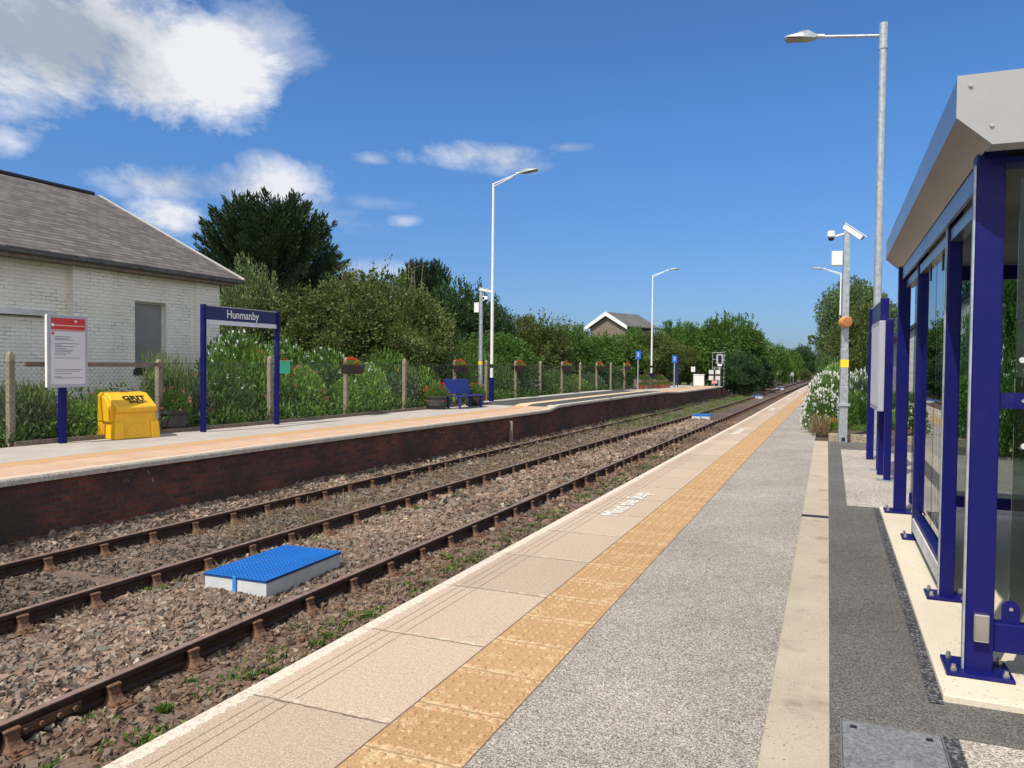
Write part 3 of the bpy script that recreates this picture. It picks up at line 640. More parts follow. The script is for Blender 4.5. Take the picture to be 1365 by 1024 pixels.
for (fa, fb, lab, z0) in ((R_near, R_near2, 'old timber sleeper half buried in stones under the nearer track', -.980), (R_mid, R_far, 'old timber sleeper half buried in stones under the farther track', -.980)):
    for y in SLY[1:90]:
        o = SP if k == 0 else SP.copy()
        if k: COL.objects.link(o)
        k += 1; o.location = ((fa(y)+fb(y))/2, y, z0+.010+random.uniform(-.004, .004)); o.rotation_euler = (0, 0, random.uniform(-.02, .02))
        tag(o, lab, 'sleeper', 'sleepers of the nearer track' if fa is R_near else 'sleepers of the farther track')
# ------------------------------------------------------------------ loose ballast stones
def stones(name, pts, smin, smax):
    cv = np.array([(x, y, z) for x in (-1, 1) for y in (-1, 1) for z in (-1, 1)], float)*.5
    ct = np.array([(0, 1, 3), (0, 3, 2), (4, 6, 7), (4, 7, 5), (0, 4, 5), (0, 5, 1), (2, 3, 7), (2, 7, 6), (0, 2, 6), (0, 6, 4), (1, 5, 7), (1, 7, 3)])
    N = len(pts); s = rng.uniform(smin, smax, N)
    v = cv[None]+rng.uniform(-.30, .30, (N, 8, 3)); v = v*np.stack([rng.uniform(.8, 1.5, N), rng.uniform(.6, 1.1, N), rng.uniform(.45, .85, N)], 1)[:, None, :]*s[:, None, None]
    for ax in (0, 1, 2):
        a = rng.uniform(0, 2*pi, N) if ax == 2 else rng.uniform(-.6, .6, N); i, j = [(1, 2), (0, 2), (0, 1)][ax]
        p_ = v[..., i]*np.cos(a)[:, None]-v[..., j]*np.sin(a)[:, None]; q_ = v[..., i]*np.sin(a)[:, None]+v[..., j]*np.cos(a)[:, None]; v = v.copy(); v[..., i] = p_; v[..., j] = q_
    v = v+pts[:, None, :]
    f = (ct[None]+np.arange(N)[:, None, None]*8).reshape(-1, 3)
    return npmesh(name, v.reshape(-1, 3), f, M['stones'])
def npmesh(name, v, f, mat, parent=None, smooth=False):
    me = bpy.data.meshes.new(name); k = f.shape[1]
    me.vertices.add(len(v)); me.vertices.foreach_set('co', np.ascontiguousarray(v, dtype=np.float32).ravel())
    me.loops.add(f.size); me.loops.foreach_set('vertex_index', np.ascontiguousarray(f, dtype=np.int32).ravel())
    me.polygons.add(len(f)); me.polygons.foreach_set('loop_start', np.arange(0, f.size, k, dtype=np.int32))
    me.update(calc_edges=True); me.shade_flat(); me.materials.append(mat)
    o = bpy.data.objects.new(name, me); COL.objects.link(o)
    if parent: o.parent = parent
    return o
def ballast_tone(name, k, tint):
    m = M['stones'].copy(); m.name = name
    for n in m.node_tree.nodes:
        if n.type == 'VALTORGB' and len(n.color_ramp.elements) > 3:
            for e in n.color_ramp.elements: e.color = tuple(min(1, e.color[q]*k*tint[q]) for q in range(3))+(1,)
    return m
M['stones_brown'] = ballast_tone('brown_ballast_stone', .78, (1.0, .92, .84)); M['stones_grey'] = ballast_tone('grey_ballast_stone', .68, (.95, .98, .98))
def sc_zone(n, y0, y1, xa, xb, dens=None, near_rail=.5):
    P = []
    for _ in range(n):
        y = y0+(y1-y0)*random.random(); x = xa(y)+(xb(y)-xa(y))*random.random()
        ph_ = ((y-SLY[0])/.715) % 1; on = min(ph_, 1-ph_)*.715 < .11
        insl = (R_near(y)-.50 < x < R_near(y)+2.2) or (R_far(y)-.5 < x < R_mid(y)+.5)
        if on and insl and random.random() < .92: continue
        dr = min(abs(x-f(y)) for f in (R_near, R_mid, R_far))
        if dr < .20 and random.random() < near_rail: continue
        P.append((x, y, bz(x, y)+random.uniform(-.004, .020)))
    return np.array(P)
SH = lambda y: R_near(y)+.12
Z6 = lambda y: R_mid(y)-.05
def lay(lab, mat, smin, smax, *pts):
    o = stones('ballast_stones', np.vstack(pts), smin, smax); o.data.materials[0] = M[mat]; tag(o, lab, 'ballast', kind='stuff')
lay('loose pinkish ballast stones between the two tracks', 'stones', .022, .056, sc_zone(24000, 2.2, 10.5, Z6, SH))
lay('loose pinkish ballast stones between the tracks farther along', 'stones', .05, .095, sc_zone(6500, 10.5, 34, Z6, SH))
lay('small brown stones and dirt beside the camera platform', 'stones_brown', .014, .050, sc_zone(15000, 1.8, 9, SH, lambda y: EDGE(y)-1.1, None, .2))
lay('brown stones beside the camera platform farther along', 'stones_brown', .035, .075, sc_zone(5500, 9, 34, SH, lambda y: EDGE(y)-1.4, None, .2))
lay('small greyish ballast stones between the rails of the farther track', 'stones_grey', .022, .055, sc_zone(13500, 2.8, 12, R_far, Z6))
lay('greyish ballast stones of the farther track farther along', 'stones_grey', .045, .085, sc_zone(6500, 12, 34, R_far, Z6))
lay('loose ballast stones banked against the far platform wall', 'stones', .028, .075, sc_zone(5200, 3.5, 14, lambda y: FE(y)+.02, R_far))
lay('loose ballast stones along the far platform wall farther on', 'stones', .045, .085, sc_zone(2600, 14, 34, lambda y: FE(y)+.02, R_far))
# ------------------------------------------------------------------ foliage tools
def leaves(P, D, size, asp=.55, jit=.5):   # a rhombus leaf at each P pointing along D
    N = len(P); D = D+rng.normal(0, jit, (N, 3)); D /= np.linalg.norm(D, axis=1, keepdims=True)+1e-9
    R = rng.normal(0, 1, (N, 3)); Sd = np.cross(D, R); Sd /= np.linalg.norm(Sd, axis=1, keepdims=True)+1e-9
    s = size*rng.uniform(.45, 1.55, (N, 1)); a = P; c = P+D*s; m = P+D*s*.45; w = Sd*s*asp*.5
    up = np.cross(Sd, D)*s*.12
    v = np.stack([a, m+w+up, c, m-w+up], 1).reshape(-1, 3); return v
def quads(v): return np.arange(len(v)).reshape(-1, 4)
def sph(n, up=0.0):
    d = rng.normal(0, 1, (n, 3)); d[:, 2] += up; return d/np.linalg.norm(d, axis=1, keepdims=True)
def core(R, c, k=.7, seed=0):   # inner mass of leaf-toned twigs so the crown is not hollow
    b = bmesh.new(); bmesh.ops.create_icosphere(b, subdivisions=3, radius=1)
    r = np.random.default_rng(seed)
    ph = r.uniform(0, 6, 6)
    V = []
    for v in b.verts:
        p = v.co; q = 1+.13*sin(4*p.x+ph[0])+.12*sin(5*p.y+ph[1])+.1*sin(6*p.z+ph[2])+.08*sin(11*p.x+7*p.z+ph[3])
        V.append((c[0]+p.x*R[0]*k*q, c[1]+p.y*R[1]*k*q, c[2]+p.z*R[2]*k*q))
    F = [tuple(v.index for v in f.verts) for f in b.faces]; b.free()
    v = np.array(V); f = np.array(F); return v, f
def crown_mesh(name, mat, R, nc, nl, ls, cr=.33, shoots=0, lump=.9, ck=.50, base=-.97, asp=.6, ups=.1, parent=None, seed=1):
    R = np.array(R); nc = int(nc*1.25); d = sph(nc*3, .2); d = d[d[:, 2] > base][:nc]; nc = len(d)
    rad = rng.uniform(.5, 1.0, (nc, 1))**.6*(1+rng.normal(0, .11, (nc, 1))); C = d*R*rad*lump
    lowk = np.where(C[:, 2:3] < 0, 1/np.sqrt(np.maximum(.3, 1-.72*np.minimum(1, (C[:, 2:3]/R[2])**2))), 1.0); C[:, :2] *= lowk
    cs = cr*R.mean()*rng.uniform(.35, 1.5, nc)*.95
    ll = rng.normal(0, 1, (nc, nl, 3)); ll /= np.linalg.norm(ll, axis=2, keepdims=True); rr = rng.uniform(.45, 1.05, (nc, nl, 1))
    Pp = C[:, None]+ll*rr*cs[:, None, None]*np.array([1, 1, .75]); Dd = ll*1.0+d[:, None]*.5+np.array([0, 0, ups])
    Pp = Pp.reshape(-1, 3); Dd = Dd.reshape(-1, 3)
    if shoots:
        sd = sph(shoots, .9); sd = sd[sd[:, 2] > .15]; st = sd*R*.9; L_ = rng.uniform(.08, .24, (len(sd), 1))*R.mean()
        tt = rng.uniform(0, 1, (len(sd), 26, 1)); dirs = sd*.5+np.array([0, 0, 1.])+rng.normal(0, .25, sd.shape)
        pp = (st[:, None]+dirs[:, None]*L_[:, None]*tt).reshape(-1, 3)+rng.normal(0, .022, (len(sd)*26, 3)); Pp = np.vstack([Pp, pp]); Dd = np.vstack([Dd, np.repeat(dirs, 26, 0)])
    v = leaves(Pp, Dd, ls, asp); f = quads(v)
    cv, cf = core(R, (0, 0, 0), ck, seed)
    f4 = np.hstack([cf, cf[:, 2:3]]) if cf.shape[1] == 3 else cf
    # triangles of the core kept as degenerate-free quads by splitting: build through from_pydata-like arrays
    me = bpy.data.meshes.new(name); nv = len(v)
    allv = np.vstack([v, cv]); me.vertices.add(len(allv)); me.vertices.foreach_set('co', allv.astype(np.float32).ravel())
    li = np.concatenate([f.ravel(), (cf+nv).ravel()]).astype(np.int32); ls_ = np.concatenate([np.arange(len(f))*4, len(f)*4+np.arange(len(cf))*3]).astype(np.int32)
    me.loops.add(len(li)); me.loops.foreach_set('vertex_index', li); me.polygons.add(len(ls_)); me.polygons.foreach_set('loop_start', ls_)
    me.update(calc_edges=True); me.shade_flat(); me.materials.append(mat)
    return me
def trunk_mesh(h, r, spread, n=6, name='trunk'):
    b = MB(); b.tube([(0, 0, -.3), (.03, .02, h*.3), (-.02, .03, h*.6), (0, 0, h)], [r*1.25, r, r*.75, r*.3], 8)
    for i in range(n):
        a = 2*pi*i/n+.4; z = h*random.uniform(.25, .6); e = spread*random.uniform(.6, .9)
        b.tube([(0, 0, z), (cos(a)*e*.5, sin(a)*e*.5, z+h*.2), (cos(a)*e, sin(a)*e, z+h*random.uniform(.3, .5))], [r*.5, r*.3, r*.1], 5)
    me = bpy.data.meshes.new(name); me.from_pydata(b.v, [], b.f); me.materials.append(M['bark']); return me
def mobj(name, me, parent, loc=(0, 0, 0), scale=None):
    o = bpy.data.objects.new(name, me); COL.objects.link(o); o.parent = parent; o.location = loc
    if scale: o.scale = scale
    return o
CR = {}
CR['haw1'] = crown_mesh('crown', L['hawthorn'], (1, 1, 1), 150, 170, .052, .26, 60, seed=1)
CR['haw2'] = crown_mesh('crown', L['hawthorn'], (1, 1, 1), 150, 170, .050, .24, 90, seed=2)
CR['green1'] = crown_mesh('crown', L['green'], (1, 1, 1), 130, 170, .055, .26, 40, seed=3)
CR['green2'] = crown_mesh('crown', L['green'], (1, 1, 1), 120, 150, .060, .28, 50, seed=4)
CR['dark1'] = crown_mesh('crown', L['dark'], (1, 1, 1), 150, 150, .055, .24, 90, seed=5)
CR['pale1'] = crown_mesh('crown', L['pale'], (1, 1, 1), 120, 170, .060, .26, 30, seed=6)
CR['bright1'] = crown_mesh('crown', L['bright'], (1, 1, 1), 70, 110, .085, .30, 40, ck=.6, seed=8)
CR['round1'] = crown_mesh('crown', L['greygreen'], (1, 1, 1), 150, 170, .05, .22, 0, seed=9)
TRK = [trunk_mesh(1.0, .06, .5, name='trunk'), trunk_mesh(1.0, .05, .6, name='trunk')]
def tree(name, label, cat, px, top, dep, wpx, kind, gz=-.06, group=None, rz=None, lowfrac=.0, widthy=1.0):
    if group == 'bushes and trees beyond the far platform' and px < 960:
        for _ in range(30):
            p = pd(px, 490, dep)
            if p.x+wpx/F0*dep*.5 < KB(p.y)-.45: break
            dep *= 1.015
    p = pd(px, 490, dep); x, y = p.x, p.y; h = zat(x, y, top)-gz; w = wpx/F0*dep
    t = thing(name, label, cat, (x, y, gz), rz if rz is not None else random.uniform(0, 6), group)
    rzz = h*(1-lowfrac)/2*.97; cz = h*lowfrac+rzz*.98
    mobj('crown', CR[kind], t, (0, 0, cz), (w/2, w/2*widthy, rzz)); mobj('trunk', random.choice(TRK), t, (0, 0, 0), (w/2, w/2, h*.75))
    return t
G1 = 'bushes and trees beyond the far platform'
def cypress():
    px, top, dep = 362, 273, 36; p = pd(px, 490, dep); gz = -.06; h = zat(p.x, p.y, top)-gz; w = 218/F0*dep/2
    t = thing('cypress_tree', 'tall dark feathery cypress rising behind the white brick building', 'tree', (p.x, p.y, gz), 0, G1)
    Ps = []; Ds = []; tw = MB(); tw.tube([(0, 0, -.3), (.1, 0, h*.4), (0, .1, h*.85)], [.4, .3, .06], 8)
    for i in range(620):
        hz = random.uniform(.04, 1.0); a = random.uniform(0, 2*pi); z0 = h*hz*.80
        env = w*(max(.0, 1-abs((hz-.30)/.74)**2.3)**.5)*random.uniform(.74, 1.06)
        rise = .06+.55*hz**2; tip = Vector((cos(a)*env, sin(a)*env, min(h*1.0, z0+env*rise*.35+h*.04*random.random()+hz*h*.16)))
        st = Vector((0, 0, z0*.92)); d = tip-st; ln = d.length; d = d/max(ln, .01); side = d.cross(Vector((0, 0, 1))).normalized()
        if i % 9 == 0: tw.tube([tuple(st), tuple(st+d*ln*.7)], [.07, .02], 4)
        n = int(150*max(.5, ln/3)); tt = np.sqrt(np.random.default_rng(i).uniform(.12, 1, n)); r2_ = np.random.default_rng(i+999)
        wd = (1.02-tt)*.30*ln*.55+.10; off = r2_.uniform(-1, 1, n)
        pos = np.array(st)[None]+np.outer(tt*ln, np.array(d))+np.outer(off*wd, np.array(side))+np.stack([np.zeros(n), np.zeros(n), .30*tt**2*ln*.3+r2_.normal(0, .07, n)], 1)
        dd = np.array(d)[None]*.8+np.outer(off*.5, np.array(side))+np.array([0, 0, .30]); Ps.append(pos); Ds.append(dd)
    v = leaves(np.vstack(Ps), np.vstack(Ds), .20, .28, .22); o = npmesh('crown', v, quads(v), L['cypress'], t)
    cv, cf = core((w*.42, w*.42, h*.30), (0, 0, h*.40), 1.0, 3); o2 = npmesh('inner_crown', cv, cf, L['cypress'], t); tw.build('trunk', M['bark'], t)
    return t
cyp = cypress()
def sm_conifer(label, px, top, dep, wpx, group=G1):
    p = pd(px, 490, dep); h = zat(p.x, p.y, top)+.06; w = wpx/F0*dep/2
    # a narrower copy of the cypress mesh, its own size and turn
    t = dup(cyp, (p.x, p.y, -.06), random.uniform(0, 6), label); H0 = zat(cyp.location.x, cyp.location.y, 273)+.06; W0 = 218/F0*36/2
    t.scale = (w/W0, w/W0, h/H0); t['group'] = group; return t
tree('bush', 'pale grey-green leafy bush at the end of the white brick building', 'bush', 336, 358, 27, 100, 'pale1', group=G1)
tree('hawthorn_bush', 'broad brownish olive hawthorn right of the pale bush', 'bush', 452, 378, 27, 175, 'haw1', group=G1)
tree('hawthorn_bush', 'tallest olive hawthorn, under the bare twigs on the skyline', 'bush', 505, 362, 30, 165, 'haw2', group=G1)
tree('hawthorn_bush', 'low olive hawthorn behind the first flower trough on the fence', 'bush', 548, 392, 26, 120, 'haw1', group=G1)
sm_conifer('dark conifer top showing behind the hawthorns, left of the tall white lamp', 566, 354, 42, 92)
tree('tree', 'dark green tree directly behind the camera pole beside the blue bench', 'tree', 612, 378, 36, 105, 'dark1', group=G1)
tree('tree', 'dark green tree just right of the tall white lamp on the far platform', 'tree', 652, 402, 38, 70, 'dark1', group=G1)
tree('hawthorn_bush', 'reddish olive bush right of the tall white lamp on the far platform', 'bush', 708, 420, 39, 110, 'haw2', group=G1)
tree('bush', 'green bush rising to the left bargeboard of the distant gable', 'bush', 762, 434, 44, 80, 'green1', group=G1)
tree('bush', 'rounded leafy green bush below the distant white-edged gable', 'bush', 812, 446, 43, 95, 'green2', group=G1)
tree('bush', 'green bush covering the lower right of the distant gable', 'bush', 846, 438, 60, 50, 'green1', group=G1)
tree('bush', 'olive bush behind the second white lamp on the far platform', 'bush', 872, 445, 55, 75, 'haw1', group=G1)
tree('tree', 'green tree just right of the second white lamp on the far platform', 'tree', 905, 430, 66, 85, 'green1', group=G1)
tree('bush', 'grey-green bush behind the white cabinet', 'bush', 930, 455, 58, 70, 'pale1', group=G1)
tree('bush', 'yellow-green bush behind the brick planters at the platform end', 'bush', 905, 462, 53, 70, 'haw2', group=G1)
tree('tree', 'tree with the highest green crown, above the railway signal', 'tree', 972, 421, 68, 92, 'green2', gz=-1, group=G1)
tree('tree', 'dark leaning tree right of the railway signal', 'tree', 992, 436, 74, 60, 'dark1', gz=-1, group=G1)
tree('tree', 'green lineside tree behind the tall grid board', 'tree', 1012, 450, 84, 48, 'green1', gz=-1, group=G1)
tree('tree', 'green lineside tree between the grid board and the white square board', 'tree', 1030, 459, 98, 44, 'green2', gz=-1, group=G1)
tree('tree', 'lineside tree behind the white square board on two posts', 'tree', 1046, 465, 116, 42, 'green1', gz=-1, group=G1)
tree('tree', 'rounded dark tree where the left tree line nears the horizon', 'tree', 1071, 461, 175, 36, 'dark1', gz=-1, group=G1)
tree('tree', 'last small dark tree of the left tree line', 'tree', 1083, 474, 230, 26, 'dark1', gz=-1, group=G1)
tree('hedge_bush', 'dark hedge bush at the foot of the trees beyond the platform end', 'bush', 985, 470, 62, 60, 'dark1', gz=-1, group=G1)
tree('hedge_bush', 'dark hedge bush behind the legs of the grid board', 'bush', 1008, 476, 76, 46, 'dark1', gz=-1, group=G1)
tree('hedge_bush', 'small hedge bush at the foot of the white square board', 'bush', 1052, 484, 108, 26, 'green1', gz=-1, group=G1)
tree('hedge_bush', 'pale bush at the far end of the left verge', 'bush', 1073, 492, 125, 18, 'haw1', gz=-1, group=G1)
tree('bush', 'low wide green bush between the fence and the dark trees', 'bush', 655, 445, 33, 110, 'green1', group=G1)
tree('bush', 'low bush behind the last fence posts before the planters', 'bush', 775, 462, 41, 100, 'green2', group=G1)
tree('bush', 'green bush between the white cabinet and the signal', 'bush', 946, 462, 60, 60, 'green1', group=G1)
tree('bush', 'low olive bush behind the small number board', 'bush', 918, 474, 58, 50, 'haw1', group=G1)
# bare twigs above the hawthorn
b = MB()
for i in range(34):
    a = random.uniform(-1.6, 1.6); p0 = Vector((a, random.uniform(-.4, .4), 2.2)); p1 = p0+Vector((random.uniform(-.4, .5), 0, random.uniform(1.9, 2.7)))
    b.tube([tuple(p0), tuple((p0+p1)/2+Vector((.06, 0, 0))), tuple(p1)], [.025, .014, .004], 4)
    for j in range(4):
        q = p0.lerp(p1, random.uniform(.5, .95)); b.tube([tuple(q), tuple(q+Vector((random.uniform(-.3, .3), random.uniform(-.1, .1), random.uniform(.1, .35))))], [.008, .003], 4)
p = pd(502, 490, 31); o = b.build('bare_shrub', M['twig']); o.location = (p.x, p.y, zat(p.x, p.y, 352)-4.75); tag(o, 'pale leafless twigs sticking up above the tallest hawthorn', 'shrub')
# right hand trees
G2 = 'trees and bushes behind the camera platform'
tree('tree', 'large round grey-green tree behind the camera pole on the right', 'tree', 1142, 366, 62, 108, 'round1', group=G2)
tree('tree', 'bushy green tree in front of the large round one, behind the name board', 'tree', 1150, 408, 40, 88, 'haw1', group=G2)
tree('tree', 'lower grey-green crown left of the large round tree', 'tree', 1107, 404, 70, 38, 'round1', group=G2)
tree('bush', 'dense green bush hugging the white daisies at the platform back', 'bush', 1108, 478, 30, 40, 'green1', group=G2)
tree('bush', 'green bush in the raised bed between camera pole and name board', 'bush', 1140, 505, 19, 60, 'green2', group=G2)
tree('bush', 'green bush in the raised bed behind the name board posts', 'bush', 1172, 512, 18.5, 52, 'bright1', group=G2)
tree('bush', 'leafy bush seen past the far shelter post', 'bush', 1205, 520, 17.5, 55, 'green1', group=G2)
tree('bush', 'tall leafy bush seen through the near glass of the shelter', 'bush', 1368, 352, 15, 130, 'green2', group=G2)
tree('bush', 'low garden bush seen between the two nearest shelter posts', 'bush', 1285, 505, 15, 90, 'bright1', group=G2)
tree('tree', 'dark tree top seen above the grey outbuilding through the shelter', 'tree', 1288, 368, 40, 90, 'dark1', group=G2)
tree('bush', 'dark low shrub at the foot of the shelter end glass', 'bush', 1350, 520, 13, 90, 'dark1', group=G2)
tree('bush', 'lone bush beyond the far end of the camera platform', 'bush', 1097, 497, 70, 16, 'haw2', gz=-.5, group=G2)
# ------------------------------------------------------------------ plants behind the fence
def flowers(n, R, size, zoff=0, up=.4, shell=1.0, petals=5):
    d = sph(n, up); P_ = d*np.array(R)*shell; P_[:, 2] += zoff
    vs_ = []
    for k in range(petals):
        vs_.append(leaves(P_+rng.normal(0, size*.3, P_.shape), d+np.array([0, 0, .3]), size, .9, .9))
    v = np.vstack(vs_); return v
def plantmesh(kind, n, R, ls, mat, asp=.5, seed=0):
    if kind == 'leafy':
        d = sph(n, .5); r = rng.uniform(.2, 1.05, (n, 1))**.6; P_ = np.abs(d)*np.array([1, 1, 1])*np.sign(d); P_ = d*r*np.array(R); P_[:, 2] = np.abs(P_[:, 2]); v = leaves(P_, d+np.array([0, 0, .3]), ls, asp)
    else:      # upright stems with narrow leaves
        base = rng.uniform(-1, 1, (n//12, 2))*np.array(R[:2])*.8; P_ = []; D_ = []
        for bx, by in base:
            h = R[2]*rng.uniform(.5, 1.1); ln = rng.normal(0, .15, 2)
            t_ = rng.uniform(.05, 1, 12); P_.append(np.stack([bx+ln[0]*t_*h, by+ln[1]*t_*h, t_*h], 1)); D_.append(rng.normal(0, .5, (12, 3))+np.array([0, 0, 1.0]))
        v = leaves(np.vstack(P_), np.vstack(D_), ls, asp, .2)
    me = bpy.data.meshes.new('foliage'); f = quads(v); me.vertices.add(len(v)); me.vertices.foreach_set('co', v.astype(np.float32).ravel()); me.loops.add(f.size); me.loops.foreach_set('vertex_index', f.astype(np.int32).ravel())
    me.polygons.add(len(f)); me.polygons.foreach_set('loop_start', np.arange(0, f.size, 4, dtype=np.int32)); me.update(calc_edges=True); me.shade_flat(); me.materials.append(mat); return me
def flmesh(n, R, size, mat, zoff=0, up=.5):
    v = flowers(n, R, size, zoff, up); me = bpy.data.meshes.new('flowers'); f = quads(v); me.vertices.add(len(v)); me.vertices.foreach_set('co', v.astype(np.float32).ravel()); me.loops.add(f.size); me.loops.foreach_set('vertex_index', f.astype(np.int32).ravel())
    me.polygons.add(len(f)); me.polygons.foreach_set('loop_start', np.arange(0, f.size, 4, dtype=np.int32)); me.update(calc_edges=True); me.shade_flat(); me.materials.append(mat); return me
PM = dict(a=plantmesh('leafy', 3600, (1, 1, 1), .10, L['bright']), b=plantmesh('leafy', 3600, (1, 1, 1), .085, L['green']), c=plantmesh('stems', 5200, (1, 1, 1), .16, L['blade'], .22), d=plantmesh('leafy', 3000, (1, 1, 1), .11, L['greygreen']), e=plantmesh('stems', 4200, (1, 1, 1), .20, L['bright'], .25))
FM = dict(white=flmesh(64, (1, 1, 1), .036, L['white']), pink=flmesh(46, (1, 1, 1), .036, L['pink']), red=flmesh(18, (1, 1, 1), .05, L['red']), yellow=flmesh(14, (1, 1, 1), .05, L['yellow']), purple=flmesh(14, (1, 1, 1), .05, L['purple']))
FEN = lambda y: KB(y)-.30
def on_line(px, fx, y0=1, y1=200):   # the y at which the line x=fx(y) is seen at photo column px
    best = None
    for i in range(4000):
        y = y0+(y1-y0)*i/4000; p = Vector((fx(y), y, 0))-CP; z = p.dot(_f)
        if z <= .1: continue
        u = 682.5+F0*p.dot(_r)/z
        if best is None or abs(u-px) < best[0]: best = (abs(u-px), y)
    return best[1]
G3 = 'garden plants behind the chain-link fence'
SPOT = [  # photo column, offset behind the fence, top row, half width m, mesh, flowers, label
 (18, .5, 515, .5, 'd', None, 'grey-green plant left of the notice board behind the first fence post'),
 (45, .6, 520, .5, 'c', None, 'drooping clump of dry-tipped leaves behind the notice board post'),
 (95, .5, 535, .5, 'a', None, 'leafy clump just right of the notice board post'),
 (140, .6, 522, .5, 'a', 'red', 'bright leafy plant with red blooms behind the yellow grit bin'),
 (180, .8, 530, .45, 'd', None, 'grey-green plant between the grit bin and the dark window'),
 (222, .7, 485, .5, 'c', None, 'tall feathery grass plume behind the barrel planter'),
 (255, .7, 500, .5, 'd', 'pink', 'pink-flowered clump left of the station name sign'),
 (292, .9, 470, .75, 'b', 'white', 'green shrub with white blooms seen through the name sign, left half'),
 (318, 1.9, 446, 1.2, 'b', 'white', 'taller white-flowered shrub under the name sign board'),
 (345, 1.2, 470, .8, 'a', 'pink', 'pink-specked shrub at the right post of the name sign'),
 (375, 1.7, 458, 1.1, 'b', 'white', 'white-specked shrub just right of the name sign'),
 (402, .8, 490, .7, 'a', 'pink', 'fresh green pink-specked shrub between the name sign and the first trough'),
 (432, 1.6, 468, 1.1, 'b', 'white', 'dark shrub with a few white flowers left of the first trough'),
 (462, .6, 505, .5, 'a', 'yellow', 'low leafy plant at the foot of the post with the first trough'),
 (490, .7, 486, .7, 'a', 'white', 'bright green white-specked shrub right of the first trough post'),
 (515, 1.5, 470, 1.0, 'b', None, 'dark green shrub midway between first trough and the bare post'),
 (538, .7, 490, .6, 'd', 'yellow', 'grey-green leafy shrub behind the bare concrete post'),
 (560, .8, 490, .7, 'a', 'yellow', 'bright yellow-specked shrub left of the red barrel planter'),
 (588, 1.2, 474, .9, 'c', None, 'tall seeding stems behind the bench barrel planter'),
 (618, .7, 490, .6, 'a', 'red', 'bright shrub directly behind the blue bench'),
 (640, 1.6, 470, 1.0, 'b', None, 'green shrub behind the camera pole foot'),
 (668, .7, 488, .8, 'b', None, 'green shrub just right of the tall lamp foot'),
 (690, .8, 492, .9, 'd', None, 'grey-green shrub under the third trough'),
 (712, .7, 490, .9, 'b', None, 'green shrub right of the third trough'),
 (738, .9, 494, .9, 'b', None, 'green shrub left of the fourth trough'),
 (762, .7, 500, .9, 'a', 'yellow', 'yellow-green plant right of the fourth trough'),
 (785, .8, 498, .9, 'd', None, 'grey-green plant left of the fifth trough'),
 (808, .9, 500, .9, 'b', None, 'dark plant right of the fifth trough'),
 (838, .9, 500, .8, 'd', None, 'grey-green plant beside the end of the chain-link fence')]
for px, off, top, hw, k, fl, lab in SPOT:
    fx = lambda y, off=off: FEN(y)-off
    y = on_line(px, fx, 4, 80); x = fx(y); h = zat(x, y, top)+.06
    t = thing('garden_shrub', lab, 'plant', (x, y, -.06), random.uniform(0, 6), G3); mobj('foliage', PM[k], t, (0, 0, 0), (hw, hw, h))
    if fl: mobj('flowers', FM[fl], t, (0, 0, h*.15), (hw*.95, hw*.95, h*.88))
# ground cover of mixed leaves behind the fence, one mass nobody could count
P_ = []
for _ in range(30000):
    y = 6+34*random.random()**1.25; d = random.uniform(.02, 2.6); x = KB(y)-.1-d; P_.append((x, y, random.random()**1.3*(.30+.25*d)-.05))
P_ = np.array(P_); v = leaves(P_, np.tile([0, 0, 1.0], (len(P_), 1)), .11, .4, .7); o = npmesh('ground_cover', v, quads(v), L['green']); tag(o, 'mixed low green ground cover under the fence and shrubs', 'ground cover', kind='stuff')
P_ = []
for _ in range(9000):
    y = 50+60*random.random(); x = R_far(y)-1.0-random.random()**1.5*4.5; P_.append((x, y, -.95+random.random()**2*.4))
P_ = np.array(P_); v = leaves(P_, np.tile([0, 0, 1.0], (len(P_), 1)), .22, .25, .5); o = npmesh('verge_grass', v, quads(v), L['weed']); tag(o, 'rough grass verge beyond the far platform end', 'grass', kind='stuff')
# pink carpet of flowers by the grit bin
p = at(113, 578, 0); t = thing('pink_flowers', 'low mat of magenta flowers left of the yellow grit bin', 'plant', (p.x-.35, p.y-.1, 0), 0)
mobj('foliage', PM['a'], t, (0, 0, 0), (.42, .55, .16)); mobj('flowers', flmesh(130, (1, 1, 1), .05, L['magenta']), t, (0, 0, .05), (.40, .55, .16))
# weeds and dry grass among the stones
def tufts(name, lab, mat, spots, bl, asp=.12):
    P_ = []; D_ = []
    for (x, y, r, n, h) in spots:
        for _ in range(n):
            a = random.uniform(0, 2*pi); q = r*math.sqrt(random.random()); P_.append((x+q*cos(a), y+q*sin(a), bz(x, y)+random.uniform(-.01, .02))); D_.append((cos(a)*.6, sin(a)*.6, h))
    P_ = np.array(P_); v = leaves(P_, np.array(D_), bl, asp, .3); o = npmesh(name, v, quads(v), mat); tag(o, lab, 'weeds', kind='stuff'); return o
sp = []
for _ in range(190):
    y = random.uniform(3.0, 22); x = R_near(y)+random.uniform(.22, 1.0); sp.append((x, y, random.uniform(.02, .11), random.randint(14, 90), random.uniform(.3, 1.0)))
for _ in range(50):
    y = random.uniform(4, 30); x = R_mid(y)+random.uniform(.05, .35); sp.append((x, y, .06, random.randint(6, 26), .8))
tufts('weeds', 'small green weeds growing among the ballast by the rails', L['weed'], sp, .042, .45)
sp = []
for _ in range(240):
    y = random.uniform(8, 30); x = random.uniform(R_far(y)+.15, R_mid(y)-.1); sp.append((x, y, random.uniform(.05, .2), random.randint(8, 40), random.uniform(.3, 1.0)))
for _ in range(60):
    y = random.uniform(4, 9); x = random.choice((R_mid(y)+.15, R_near(y)+.5, R_mid(y)-.3)); sp.append((x, y, .08, 10, .4))
for _ in range(90):
    y = random.uniform(10, 34); x = random.uniform(FE(y)+.1, R_far(y)-.1); sp.append((x, y, .1, 14, .6))
